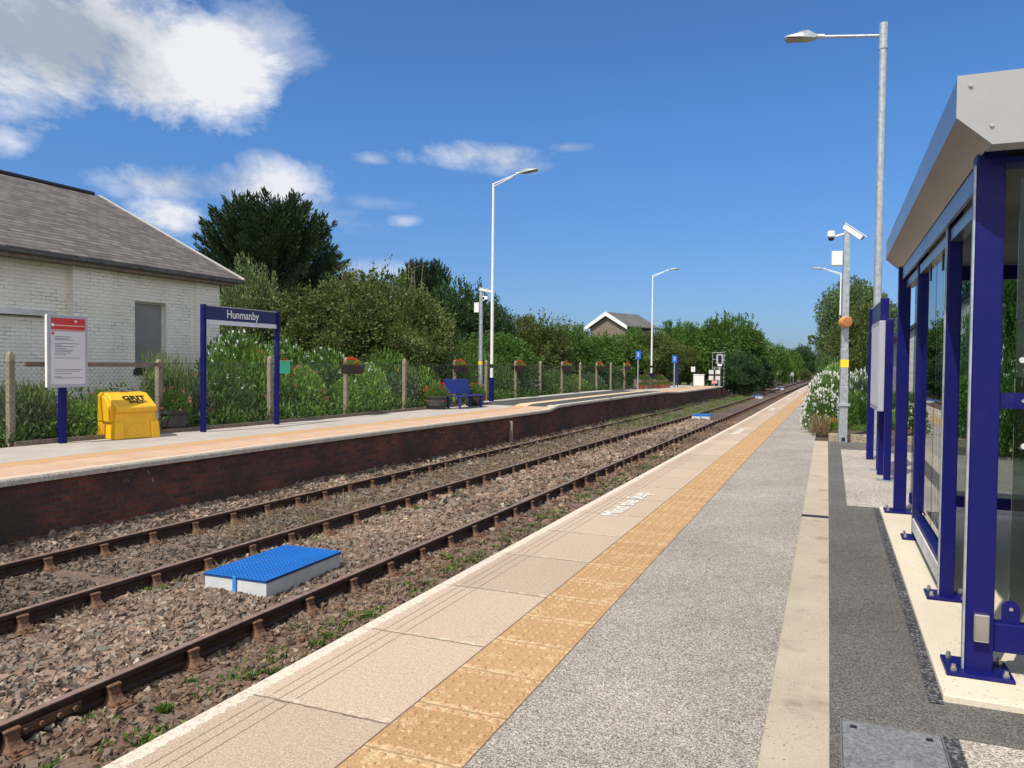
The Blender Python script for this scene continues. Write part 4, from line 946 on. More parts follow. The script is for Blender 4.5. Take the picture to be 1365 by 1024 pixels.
tufts('dry_grass', 'straw coloured dry grass growing between the rails of the farther track', L['dry'], sp, .12, .06)
sp = []
for _ in range(420):
    y = random.uniform(28, 62); x = random.uniform(R_far(y)-.4, R_mid(y)+.1); sp.append((x, y, .3, 26, .7))
tufts('track_grass', 'green and yellow grass between the far rails near the platform end', L['weed'], sp, .13, .1)
# ------------------------------------------------------------------ white painted brick building
def white_building():
    X = -15.3; y0, y1 = 0.0, 16.2; ze = 3.55
    t = thing('brick_building', 'long white painted brick building with a stone slate roof', 'building', (X, y1, -.3))
    o = Vector((X, y1, -.3)); loc = lambda x, y, z: (x-o.x, y-o.y, z-o.z)
    wy0, wy1, wz0, wz1 = 13.51, 14.45, 1.18, 2.80
    b = MB()
    def wall(ya, yb, za, zb, x=X): b.quad(loc(x, ya, za), loc(x, yb, za), loc(x, yb, zb), loc(x, ya, zb), [(ya, za), (yb, za), (yb, zb), (ya, zb)])
    # front wall with a real opening and a recessed panel on the left under a lintel
    wall(12.85, wy0, -.3, ze); wall(wy1, y1, -.3, ze); wall(wy0, wy1, -.3, wz0); wall(wy0, wy1, wz1, ze)
    rec = X-.12; wall(y0, 11.85, -.3, ze, rec)
    b.quad(loc(rec, 11.85, -.3), loc(X+.06, 11.85, -.3), loc(X+.06, 11.85, ze), loc(rec, 11.85, ze), [(0, -.3), (.18, -.3), (.18, ze), (0, ze)])
    wall(11.85, 12.85, -.3, ze, X+.06); b.quad(loc(X+.06, 12.85, -.3), loc(X, 12.85, -.3), loc(X, 12.85, ze), loc(X+.06, 12.85, ze), [(0, -.3), (.06, -.3), (.06, ze), (0, ze)])
    for yy in (wy0, wy1): b.quad(loc(X-.18, yy, wz0), loc(X, yy, wz0), loc(X, yy, wz1), loc(X-.18, yy, wz1), [(0, wz0), (.18, wz0), (.18, wz1), (0, wz1)])
    b.quad(loc(X-.18, wy0, wz1), loc(X, wy0, wz1), loc(X, wy1, wz1), loc(X-.18, wy1, wz1), [(0, 0), (.18, 0), (.18, 1), (0, 1)])
    # corner pilaster, gable end
    b.quad(loc(X+.05, 15.35, -.3), loc(X+.05, y1, -.3), loc(X+.05, y1, ze), loc(X+.05, 15.35, ze), [(15.35, -.3), (y1, -.3), (y1, ze), (15.35, ze)])
    b.quad(loc(X, 15.35, -.3), loc(X+.05, 15.35, -.3), loc(X+.05, 15.35, ze), loc(X, 15.35, ze), [(0, -.3), (.05, -.3), (.05, ze), (0, ze)])
    XR = -20.5; XB = XR-(X-XR); zr = 6.32
    b.add([loc(X+.05, y1, -.3), loc(XB, y1, -.3), loc(XB, y1, ze), loc(XR, y1, zr-.1), loc(X+.05, y1, ze)], [(0, 1, 2, 3, 4)], [[(0, -.3), (10, -.3), (10, ze), (5, zr), (0, ze)]])
    b.add([loc(X, y0, -.3), loc(XB, y0, -.3), loc(XB, y0, ze), loc(XR, y0, zr-.1), loc(X, y0, ze)], [(0, 1, 2, 3, 4)], [[(0, -.3), (10, -.3), (10, ze), (5, zr), (0, ze)]])
    b.quad(loc(XB, y0, -.3), loc(XB, y1, -.3), loc(XB, y1, ze), loc(XB, y0, ze), [(0, 0), (16, 0), (16, 4), (0, 4)])
    b.build('wall', M['wbrick'], t)
    l = MB().bb(loc(X-.119, 2, 2.30), loc(X+.02, 11.5, 2.42)); l.build('lintel', M['whitedirty'], t)
    l = MB().bb(loc(X-.119, 2, 2.28), loc(X-.05, 11.2, 2.298)); l.build('soffit_strip', M['wood'], t)
    w = MB().bb(loc(X-.175, wy0+.03, wz0+.02), loc(X-.15, wy1-.03, wz1-.03)).build('window', var_mat('boarded_window', (.20, .20, .185), (.25, .245, .225), 1.2, .6), t)
    fr = MB(); a = X-.15
    for p, q in (((a, wy0, wz0), (a+.03, wy0+.035, wz1)), ((a, wy1-.035, wz0), (a+.03, wy1, wz1)), ((a, wy0+.035, wz1-.04), (a+.03, wy1-.035, wz1))): fr.bb(loc(*p), loc(*q))
    fr.build('frame', M['whitedirty'], w)
    MB().bb(loc(X-.15, wy0-.05, wz0-.13), loc(X+.06, wy1+.08, wz0)).build('sill', M['black'], w)
    # roof slabs
    xe, ye = -14.98, 16.82; r = MB(); zt = 3.62
    sl = math.hypot(xe-XR, zr-zt)
    def slope(xa, za, sgn):
        r.quad(loc(xa, y0-.3, za), loc(xa, ye, za), loc(XR, ye, zr), loc(XR, y0-.3, zr), [(0, 0), (ye, 0), (ye, sl), (0, sl)])
        r.quad(loc(xa, y0-.3, za-.05), loc(xa, ye, za-.05), loc(XR, ye, zr-.07), loc(XR, y0-.3, zr-.07), [(0, 0), (ye, 0), (ye, sl), (0, sl)])
        r.quad(loc(xa, y0-.3, za-.05), loc(xa, ye, za-.05), loc(xa, ye, za), loc(xa, y0-.3, za), [(0, 0), (ye, 0), (ye, .05), (0, .05)])
        r.quad(loc(xa, ye, za-.05), loc(XR, ye, zr-.07), loc(XR, ye, zr), loc(xa, ye, za), [(0, 0), (sl, 0), (sl, .05), (0, .05)])
    slope(xe, zt, 1); slope(2*XR-xe, zt, -1)
    ro = r.build('roof', M['slate'], t)
    v = MB()
    for sx in (1, -1):
        xa = XR+sx*(xe-XR)
        v.add([loc(xa, ye, zt+.002), loc(XR, ye, zr+.002), loc(XR, ye, zr+.045), loc(xa, ye, zt+.045), loc(xa, ye+.03, zt+.002), loc(XR, ye+.03, zr+.002), loc(XR, ye+.03, zr+.045), loc(xa, ye+.03, zt+.045)], [(0, 1, 2, 3), (4, 7, 6, 5), (3, 2, 6, 7), (0, 4, 5, 1), (0, 3, 7, 4), (1, 5, 6, 2)])
    v.build('verge', M['conc'], ro)
    q = MB().tube([loc(XR, y0-.3, zr+.02), loc(XR, ye-.2, zr+.02)], .075, 8); q.build('ridge', M['black'], ro)
    gt = MB(); gx = xe+.03; pr = [(gx-.055, zt-.05), (gx-.05, zt-.10), (gx, zt-.125), (gx+.05, zt-.10), (gx+.055, zt-.05), (gx+.045, zt-.05), (gx, zt-.11), (gx-.045, zt-.05)]
    gt.prism([(p[0]-o.x, p[1]-o.z) for p in pr], y0-.3-o.y, ye-o.y); gt.build('gutter', var_mat('gutter_grey', (.05, .055, .055), (.12, .125, .125), 6, .5), ro)
    MB().bb(loc(X+.07, y0, zt-.20), loc(xe-.02, y1+.3, zt-.12)).build('soffit', M['wood'], ro)
white_building()
# distant house with white bargeboards
def gable_house(px, top, dep, name, label, wpx, rightpx, eave_py, wallm, roofm, board):
    p = pd(px, 490, dep); base = -1.0; t = thing(name, label, 'house', (p.x, p.y, base), RD(-22))
    H = zat(p.x, p.y, top)-base; E_ = zat(p.x, p.y, eave_py)-base; w = wpx/F0*dep/2; Lg = 4.6
    b = MB(); b.add([(-w*.88, 0, 0), (w*.88, 0, 0), (w*.88, 0, E_), (0, 0, H-.15), (-w*.88, 0, E_), (-w*.88, Lg, 0), (w*.88, Lg, 0), (w*.88, Lg, E_), (0, Lg, H-.15), (-w*.88, Lg, E_)], [(0, 1, 2, 3, 4), (9, 8, 7, 6, 5), (0, 4, 9, 5), (1, 6, 7, 2)])
    b.build('wall', wallm, t)
    r = MB()
    for s in (-1, 1): r.add([(0, -.3, H), (s*w*1.05, -.3, E_-.12), (s*w*1.05, Lg+.3, E_-.12), (0, Lg+.3, H), (0, -.3, H-.1), (s*w*1.05, -.3, E_-.22), (s*w*1.05, Lg+.3, E_-.22), (0, Lg+.3, H-.1)], [(0, 1, 2, 3), (7, 6, 5, 4), (0, 4, 5, 1), (1, 5, 6, 2), (2, 6, 7, 3)])
    ro = r.build('roof', roofm, t)
    if board:
        for s in (-1, 1): q = MB().add([(0, -.34, H+.03), (s*w*1.07, -.34, E_-.09), (s*w*1.07, -.34, E_-.42), (0, -.34, H-.36), (0, -.31, H+.03), (s*w*1.07, -.31, E_-.09), (s*w*1.07, -.31, E_-.42), (0, -.31, H-.36)], [(0, 1, 2, 3), (4, 7, 6, 5), (0, 4, 5, 1), (2, 6, 7, 3), (1, 5, 6, 2), (0, 3, 7, 4)]); q.build('bargeboard', M['white'], ro)
    return t
gable_house(809, 416, 72, 'house', 'distant brown gable with white bargeboards above the bushes', 66, 0, 434, M['brownwall'], M['roofgrey'], True)
gable_house(1103, 481, 240, 'house', 'tiny distant white cottage where the tracks meet the horizon', 10, 0, 485, M['white'], M['terracotta'], False)
# ------------------------------------------------------------------ lamp posts
def lamp(px, base, top, arm, head, dep=None, xy=None, label='', gz=0.0, galv=False, sleeve=True, armz=None):
    if xy is None: p = at(px, base, gz) if dep is None else pd(px, 490, dep); x, y = p.x, p.y
    else: x, y = xy
    h = zat(x, y, top)-gz; t = thing('street_lamp', label, 'street lamp', (x, y, gz)); m = M['galv'] if galv else M['white']
    s = arm/abs(arm); r0 = .062 if galv else .052
    b = MB(); b.tube([(0, 0, 0), (0, 0, h*.5), (0, 0, h-.04 if not galv else h)], [r0*1.1, r0, r0*.78 if not galv else r0*.95], 14); 
    if galv: b.tube([(0, 0, h-.42), (0, 0, h+.01)], [r0*1.12]*2, 14)
    b.build('pole', m, t, smooth='auto')
    if sleeve:
        MB().tube([(0, 0, 0), (0, 0, .92)], .088, 14).build('sleeve', M['blue'], t, smooth='auto'); MB().tube([(0, 0, 1.26), (0, 0, 1.38)], .064, 14).build('band', M['black'], t, smooth='auto')
    rise = .28 if not galv else .13; az_ = h-.05 if not galv else h-.19
    a = MB(); e = (s*(abs(arm)), 0, az_+rise+ (0 if galv else 0)); a.tube([(s*.04, 0, az_), e], [.026, .024], 8)
    if not galv: a.tube([(s*.04, 0, az_-.09), (s*abs(arm)*.75, 0, az_+rise*.62)], .018, 8)
    a.build('arm', m, t, smooth='auto')
    hd = MB(); L0 = head; n = 7; prof = [(0, .04, .00, .035), (.12, .07, -.03, .06), (.3, .13, -.035, .105), (.5, .15, -.03, .095), (.7, .145, -.02, .05), (.9, .12, -.015, .035), (1, .07, -.01, .02)]
    vs_ = []
    for (q, w, zb, zt) in prof: vs_ += [(s*q*L0, -w, zb), (s*q*L0, w, zb), (s*q*L0, w*.95, (zb+zt)/2+.005), (s*q*L0, w*.45, zt), (s*q*L0, -w*.45, zt), (s*q*L0, -w*.95, (zb+zt)/2+.005)]
    fs = [(i*6+k, i*6+(k+1) % 6, (i+1)*6+(k+1) % 6, (i+1)*6+k) for i in range(n-1) for k in range(6)]+[tuple(range(6))[::-1], tuple((n-1)*6+k for k in range(6))]
    hd.v = [(v[0], v[1], v[2]) for v in vs_]; hd.f = fs
    o = hd.build('lamp_head', M['galv'], t, smooth='auto'); o.location = e; o.rotation_euler = (0, -s*RD(6 if not galv else 5), 0)
    g_ = MB().bb((s*L0*.45, -.10, -.040), (s*L0*.95, .10, -.0305)); g_.build('lens', paint('lamp_lens_'+str(px), (.35, .34, .30), .3, .2), o)
    q = MB().tube([(-s*.10, 0, 0), (s*.08, 0, .01)], .04, 8); q.build('collar', m, o)
    return t
lamp(655, 539, 243, .95, .66, label='tall white lamp beside the blue bench on the far platform')
lamp(868, 517.5, 366, .95, .66, label='second white lamp on the far platform, near the brick planters')
lamp(1165, 600, 32, -1.02, .55, label='tall galvanised grey lamp behind the name board on the camera platform', galv=True, sleeve=False)
lamp(1118.5, 0, 363, -.95, .66, dep=45, label='white lamp showing left of the camera pole on the right', sleeve=False)
lamp(1122.5, 0, 411, -.95, .66, dep=77, label='farthest white lamp, just peeping out beside the camera pole on the right', sleeve=False)
# ------------------------------------------------------------------ camera poles
def dome_cam(parent, loc, s):
    b = MB(); b.lathe([(.05, .10), (.07, .08), (.075, 0), (.062, -.02)], 14); o = b.build('camera_housing', M['white'], parent, smooth='auto'); o.location = loc
    d = MB(); d.lathe([(.058, -.02), (.05, -.055), (.03, -.078), (.005, -.085)], 14); d.build('lens', M['lens'], o, smooth=True)
    return o
def bullet(parent, loc, rz, ry, ln=.42):
    b = MB(); b.bb((-.10, -.055, -.05), (ln, .055, .05)); o = b.build('camera_housing', M['white'], parent, bevel=.012); o.location = loc; o.rotation_euler = (0, ry, rz)
    sh = MB(); sh.bb((-.12, -.068, .055), (ln+.07, .068, .065)); sh.build('sunshield', M['white'], o); MB().tube([(ln, 0, 0), (ln+.006, 0, 0)], .035, 12).build('lens', M['lens'], o)
    return o
def cctv_right():
    p = at(1123, 590, 0); h = zat(p.x, p.y, 309); t = thing('camera_pole', 'square grey camera pole with round orange speaker at the flower bed', 'camera pole', (p.x, p.y, 0), RD(8))
    b = MB(); b.bb((-.072, -.072, 0), (.072, .072, 1.05)); b.bb((-.065, -.065, 1.05), (.065, .065, 1.75)); b.box((0, 0, (1.75+h)/2), (.122, .122, h-1.75), tap=.85); b.build('pole', M['galv'], t, bevel=.008)
    MB().bb((-.105, -.10, .68), (.105, .10, .73)).build('collar', M['galv'], t, bevel=.004); MB().bb((-.074, -.074, 1.30), (.074, .074, 1.42)) 
    MB().bb((-.068, -.068, 1.40), (.068, .068, 1.54)).build('warning_band', M['yellowband'], t)
    MB().bb((-.03, -.082, .03), (.03, -.073, .10)).build('hinge', M['black'], t, bevel=.003)
    MB().bb((-.26, -.07, h-.62), (-.075, .06, h-.36)).build('junction_box', M['white'], t, bevel=.006)
    s = MB(); s.lathe([(.085, 0), (.10, .02), (.105, .16), (.07, .20)], 18); o = s.build('speaker', M['orange'], t, smooth='auto'); o.location = (0.02, -.28, 2.2-.0); o.rotation_euler = (RD(-90), 0, RD(10)); o.location = (0.0, -.26, zat(p.x, p.y, 430))
    f = MB(); f.lathe([(.083, -.004), (.083, .0)], 18); f.build('grille', paint('speaker_grille', (.45, .18, .05), .7, .3), o)
    a = MB(); a.tube([(0, 0, h-.02), (-.22, 0, h-.09)], .018, 8); a.build('bracket', M['white'], t); dome_cam(t, (-.27, 0, h-.08), 1)
    MB().tube([(0, 0, h-.05), (0, 0, h+.08)], .03, 8).build('bracket', M['white'], t); bullet(t, (.03, -.02, h+.04), RD(-22), RD(38), .30)
    MB().tube([(0, 0, h+.08), (0, 0, h+.10)], .06, 10).build('cap', M['black'], t)
cctv_right()
def cctv_left():
    p = at(640, 538, 0); h = zat(p.x, p.y, 384); t = thing('camera_pole', 'grey camera pole with white box behind the tall lamp and blue bench', 'camera pole', (p.x, p.y, 0))
    MB().tube([(0, 0, 0), (0, 0, 1.6), (0, 0, h)], [.085, .075, .06], 10).build('pole', M['galv'], t, smooth='auto')
    MB().tube([(0, 0, 1.36), (0, 0, 1.48)], .08, 10).build('warning_band', M['yellowband'], t)
    z = zat(p.x, p.y, 410); MB().bb((-.24, -.06, z-.17), (-.06, .06, z+.17)).build('junction_box', M['white'], t, bevel=.006)
    a = MB(); a.tube([(0, 0, h-.1), (.16, 0, h-.08)], .02, 8); a.tube([(0, 0, h-.48), (.14, 0, h-.40)], .02, 8); a.tube([(0, 0, h-.3), (.16, 0, h-.3)], .02, 8); a.build('bracket', M['white'], t)
    dome_cam(t, (.20, 0, h-.40), 1); bullet(t, (.05, 0, h-.06), RD(15), RD(12), .36); MB().tube([(0, 0, h), (0, 0, h+.14)], .025, 8).build('aerial', M['black'], t)
cctv_left()
# ------------------------------------------------------------------ station name sign, notice board
def name_sign(p0, p1, h, boardz, label, words, face, back=False):
    d = Vector((p1[0]-p0[0], p1[1]-p0[1], 0)); ln = d.length; rz = math.atan2(d.y, d.x)
    t = thing('station_sign', label, 'station sign', (p0[0], p0[1], 0), rz)
    for i, x in enumerate((0, ln)):
        MB().bb((x-.035, -.05, 0), (x+.035, .05, h)).build('post', M['blue'], t, bevel=.006)
        q = MB()
        for z in (.1, .3, h-.12, h-.35): q.tube([(x, -.050, z), (x, -.056, z)], .011, 8)
    z1, z2, z3 = boardz
    bd = MB().bb((.036, -.018, z2), (ln-.036, .018, z1-.01)).build('name_board', M['blue_dark'], t, bevel=.003)
    MB().bb((.036, -.016, z3), (ln-.036, .016, z2-.001)).build('pale_strip', M['palestrip'], t)
    MB().bb((0.03, -.03, z1-.008), (ln-.03, .03, z1+.01)).build('top_rail', M['signgrey'], t)
    if words: txt(words, .235, M['white'], bd, (ln*.50, -.0195, (z1+z2)/2-.005), (pi/2, 0, 0), 'lettering', .0008, .92, bold=.002)
    if words and back: 
        txt(words, .235, M['white'], bd, (ln*.50, .0195, (z1+z2)/2), (pi/2, 0, pi), 'lettering', .0008, .92, bold=.002)
    return t
a = at(271, 576); c = at(369, 566); name_sign((a.x, a.y), (c.x, c.y), 2.50, (2.48, 2.21, 2.12), 'dark blue Hunmanby name sign on two purple-blue posts', 'Hunmanby', 1)
def notice():
    p = at(83.5, 591); t = thing('notice_board', 'grey framed red and white notice on one blue post', 'notice board', (p.x, p.y, 0), pi/2)
    # local x runs away along the platform, local -y faces the track
    MB().bb((-.055, -.04, 0), (.055, .04, 1.0)).build('post', M['blue'], t, bevel=.006)
    x0, x1, z0, z1 = -.30, .43, .93, 2.13
    cb = MB().bb((x0, -.06, z0), (x1, -.005, z1)).build('case', M['signgrey'], t, bevel=.006)
    MB().bb((x0-.012, -.055, z0+.01), (x0-.002, -.01, z1-.01)).build('side_trim', M['white'], t)
    MB().bb((x0+.055, -.0635, z0+.055), (x1-.055, -.0605, z1-.055)).build('poster', M['paper'], cb)
    MB().bb((x0+.055, -.066, z1-.24), (x1-.055, -.064, z1-.055)).build('red_header', M['redprint'], cb)
    st = MB()
    for i in range(14): x = x0+.06+i*.043; st.add([(x, -.0665, z1-.272), (x+.02, -.0665, z1-.272), (x+.036, -.0665, z1-.243), (x+.016, -.0665, z1-.243)], [(0, 1, 2, 3)])
    st.build('red_stripes', M['redprint'], cb)
    ln = MB()
    rows = [(.36, .30), (.39, .25), (.41, .34), (.47, .44), (.50, .12), (.52, .36), (.55, .2), (.58, .33), (.60, .3), (.63, .28), (.66, .2), (.71, .45), (.90, .5), (.93, .45), (.97, .3), (1.02, .12), (1.04, .5)]
    for dz, w in rows: ln.bb((x0+.12, -.0655, z1-dz-.006), (x0+.12+w, -.0637, z1-dz+.004))
    ln.build('print_lines', M['greyprint'], cb)
    hl = MB().bb((x0+.12, -.068, z1-.185), (x1-.07, -.0665, z1-.165)); hl.build('headline', M['salmonprint'], cb)
    for (dx, dz, r, m) in ((.085, .17, .028, 'white'), (.50, .10, .022, 'white'), (.085, .31, .024, 'redprint')):
        q = MB().tube([(x0+dx, -.0662, z1-dz), (x0+dx, -.0685, z1-dz)], r, 14); q.build('badge', M[m], cb)
M['salmonprint'] = paint('salmon_print', (.75, .45, .38), .5)
notice()
# ------------------------------------------------------------------ grit bin
def grit_bin():
    p0 = at(152, 587); p1 = at(213, 582.5); d = Vector((p1.x-p0.x, p1.y-p0.y, 0)); w = d.length*1.0; rz = math.atan2(d.y, d.x)
    t = thing('grit_bin', 'bright yellow plastic grit bin with a sloping lid', 'grit bin', (p0.x, p0.y, 0), rz)
    # local x along the front, local +y into the bin, front at y=0
    D = .62; b = MB()
    def ring(x0, x1, y0, y1, z): return [(x0, y0, z), (x1, y0, z), (x1, y1, z), (x0, y1, z)]
    def loft(rs): 
        o = len(b.v); 
        for r in rs: b.v += r
        for i in range(len(rs)-1): b.f += [(o+i*4+k, o+i*4+(k+1) % 4, o+(i+1)*4+(k+1) % 4, o+(i+1)*4+k) for k in range(4)]
        b.f += [(o+3, o+2, o+1, o), tuple(o+(len(rs)-1)*4+k for k in range(4))]
    loft([ring(.02, w-.02, .0, D, 0), ring(.05, w-.05, .03, D-.01, .30), ring(.06, w-.06, .05, D-.02, .50)])
    # stout feet at each corner, with a recessed round-headed panel between them
    for x0 in (0, w-.17):
        loft([ring(x0, x0+.17, -.035, .14, 0), ring(x0+.02*(x0 == 0), x0+.17-.02*(x0 > 0), -.02, .14, .29), ring(x0+.035*(x0 == 0), x0+.17-.035*(x0 > 0), .03, .12, .33)])
        loft([ring(x0, x0+.17, D-.16, D+.02, 0), ring(x0+.02, x0+.15, D-.15, D, .30), ring(x0+.04, x0+.13, D-.14, D-.02, .34)])
    b.build('bin_body', M['yellow'], t, bevel=.018, smooth='auto')
    n = 12; ar = [(w*.27, .02), (w*.73, .02)]+[(w*.5+w*.23*cos(pi*k/n), .12+.15*sin(pi*k/n)) for k in range(n+1)]
    MB().prism(ar, .005, .03).build('front_panel', M['yellow'], t, bevel=.006)
    # lid: high at the back, sloping to the front with a deep lip
    l = MB(); pr = [(-.0, .47), (-.01, .56), (.02, .585), (.36, .80), (D-.02, .82), (D+.01, .79), (D+.01, .47)]
    l.prism([(a_, c_) for a_, c_ in pr], .045, w-.045, 'x'); lid = l.build('lid', M['yellow'], t, bevel=.02, smooth='auto')
    for x0, x1 in ((.005, .10), (w-.10, w-.005)): MB().prism([(.12, .30), (.12, .50), (.34, .74), (D-.03, .79), (D-.01, .30)], x0, x1, 'x').build('side_rib', M['yellow'], t, bevel=.02)
    sl = math.atan2(.215, .34)
    o = txt('GRIT', .17, M['black'], lid, (w*.56, .215, .715), (sl, 0, 0), 'lettering', .001, 1.1, bold=.008)
    o = txt('SALT', .10, M['black'], lid, (w*.56, .115, .651), (sl, 0, 0), 'lettering', .001, 1.2, bold=.005)
    MB().bb((w*.40, D-.15, .815), (w*.62, D-.07, .8245)).build('handle', paint('lid_handle', (.35, .17, .01), .5), lid)
grit_bin()
# ------------------------------------------------------------------ barrel planters
def barrel(px, py, label, r=.30, h=.46, fl='red', hh=.45, n=26, fm=None):
    p = at(px, py); t = thing('barrel_planter', label, 'planter', (p.x, p.y, 0), random.uniform(0, 6), 'half barrel planters')
    MB().lathe([(r*.86, 0), (r*.97, h*.3), (r, h*.6), (r*.97, h), (r*.88, h), (r*.87, h-.05)], 24).build('barrel', M['barrel'], t, smooth='auto')
    for z in (.18, .72): MB().lathe([(r*.99+.004, h*z), (r*1.0+.008, h*(z+.08))], 24).build('hoop', M['black'], t)
    mobj('foliage', PM['b'], t, (0, 0, h-.05), (r*1.25, r*1.25, hh))
    if fl: mobj('flowers', FM2[fl], t, (0, 0, h), (r*1.3, r*1.3, hh*1.0))
    return t
FM2 = dict(red=flmesh(30, (1, 1, 1), .09, L['red']), salmon=flmesh(24, (1, 1, 1), .08, L['salmon']), orange=flmesh(60, (1, 1, 1), .13, L['orange'], .05, .9))
barrel(230, 575, 'dark half barrel with salmon flowers right of the grit bin', .28, .44, 'salmon', .42)
barrel(582, 545.5, 'half barrel of red geraniums left of the blue bench', .31, .42, 'red', .40)
barrel(632, 541.5, 'half barrel partly hidden behind the blue bench seat', .31, .42, 'red', .38)
# ------------------------------------------------------------------ bench
def bench():
    a = at(613, 545.5); c = at(641, 543); d = Vector((c.x-a.x, c.y-a.y, 0)); ln = d.length; rz = math.atan2(d.y, d.x)
    t = thing('bench', 'dark blue metal bench facing the tracks beside the tall lamp', 'bench', (a.x, a.y, 0), rz)
    x0, x1 = -.06, ln+.06
    s = MB(); s.prism([(-.04, .375), (-.055, .40), (-.03, .425), (.2, .405), (.44, .40), (.44, .375), (.2, .378)], x0, x1, 'x'); s.build('seat', M['bluebench'], t)
    k = MB(); k.prism([(.40, .45), (.42, .44), (.56, .86), (.60, .88), (.60, .90), (.545, .885)], x0, x1, 'x'); k.build('backrest', M['bluebench'], t)
    for x in (0, ln):
        MB().box((x, .0, .19), (.06, .07, .38)).build('leg', M['bluebench'], t, bevel=.006)
        MB().box((x, .42, .19), (.06, .07, .38)).build('leg', M['bluebench'], t, bevel=.006)
        MB().prism([(.39, .36), (.45, .36), (.59, .86), (.55, .86)], x-.025, x+.025, 'x').build('back_support', M['bluebench'], t)
bench()
# ------------------------------------------------------------------ chain link fence with concrete posts, flower troughs
POSTS = [14, 212, 360, 461, 539, 606, 648, 687, 720, 749, 773, 795, 814, 832]
fe = thing('chain_fence', 'long chain-link fence on concrete posts behind the far platform', 'fence', (FEN(on_line(14, FEN)), on_line(14, FEN), 0))
O = fe.location; PY = []
for i, px in enumerate(POSTS):
    y = on_line(px, FEN, 4, 80); x = FEN(y); PY.append(y); b = MB(); h = 1.46 if i != 1 else 1.36
    b.box((x-O.x, y-O.y, h/2-.1), (.10, .10, h+.2)); b.box((x-O.x, y-O.y, h+.03), (.096, .096, .06), tap=.4); b.build('post', M['concpost'], fe, bevel=.008)
W_ = MB(); yA, yB = 4.0, PY[-1]; hF = 1.36
y = yA
def wire(y0, y1):
    z0, z1 = .02, hF; 
    if y1 > yB or y0 > yB or y0 < 3 or y1 < 3: return
    W_.add([(FEN(y0)+.07-O.x, y0-O.y-.0030, z0), (FEN(y0)+.07-O.x, y0-O.y+.0030, z0), (FEN(y1)+.07-O.x, y1-O.y+.0030, z1), (FEN(y1)+.07-O.x, y1-O.y-.0030, z1), (FEN(y0)+.0715-O.x, y0-O.y, z0), (FEN(y1)+.0715-O.x, y1-O.y, z1)], [(0, 1, 2, 3), (0, 3, 5, 4), (1, 4, 5, 2)])
while y < yB:
    wire(y, y+hF*.85); wire(y+hF*.85, y); y += .085
mw = W_.build('wire_mesh', M['wire'], fe)
lw = MB()
for z in (.05, .7, 1.34):
    lw.tube([(FEN(q)+.07-O.x, q-O.y, z) for q in np.arange(yA, yB, 1.0)], .004, 4)
lw.build('line_wire', M['wire'], fe)
tb = MB(); ya, yb = PY[0]+.15, PY[1]+.05; tb.add([(FEN(ya)+.10-O.x, ya-O.y, 1.27), (FEN(yb)+.10-O.x, yb-O.y, 1.27), (FEN(yb)+.10-O.x, yb-O.y, 1.35), (FEN(ya)+.10-O.x, ya-O.y, 1.35), (FEN(ya)+.14-O.x, ya-O.y, 1.27), (FEN(yb)+.14-O.x, yb-O.y, 1.27), (FEN(yb)+.14-O.x, yb-O.y, 1.35), (FEN(ya)+.14-O.x, ya-O.y, 1.35)], [(0, 1, 2, 3), (4, 7, 6, 5), (3, 2, 6, 7), (0, 4, 5, 1), (0, 3, 7, 4), (1, 5, 6, 2)])
tb.build('top_rail', M['wood'], fe)
TR_L = {3: 'first flower trough on the fence, orange and white blooms', 5: 'flower trough on the post above the blue bench', 7: 'dark trough of orange flowers right of the tall white lamp', 9: 'trough with spiky orange blooms on the fence, fourth from the left', 11: 'small orange flower trough on the fence, fifth from the left', 13: 'last dark flower trough on the fence beside the wire brace'}
tro0 = None
for i, lab in TR_L.items():
    y = PY[i]; x = FEN(y)+.07
    if tro0 is None:
        t = tro0 = thing('flower_trough', lab, 'planter', (x, y, 1.34), 0, 'flower troughs on the fence posts')
        MB().add([(0.02, -.25, -.25), (.20, -.25, -.25), (.24, -.33, 0), (0.0, -.33, 0), (0.02, .38, -.25), (.20, .38, -.25), (.24, .46, 0), (0.0, .46, 0)], [(0, 1, 2, 3), (7, 6, 5, 4), (3, 2, 6, 7), (0, 4, 5, 1), (0, 3, 7, 4), (1, 5, 6, 2)]).build('trough', M['trough'], t, bevel=.01)
        mobj('foliage', PM['a'], t, (.12, .06, -.03), (.15, .36, .14)); mobj('flowers', FM2['orange'], t, (.12, -.02, .01), (.14, .27, .17)); mobj('flowers', FM['white'], t, (.12, .22, .0), (.14, .2, .13))
    else: dup(tro0, (x, y, 1.34), 0, lab)
# mint green box and seed trays
y = on_line(366, FEN); t = thing('plant_box', 'small mint green box with red flowers on a fence post', 'planter', (FEN(y)+.09, y, 1.12)); MB().bb((0, -.08, 0), (.10, .30, .28)).build('box_body', M['green'], t, bevel=.006)
MB().bb((-.01, -.10, .285), (.12, .34, .30)).build('lid', M['whitedirty'], t); mobj('flowers', FM2['red'], t, (.05, .1, .3), (.06, .16, .06))
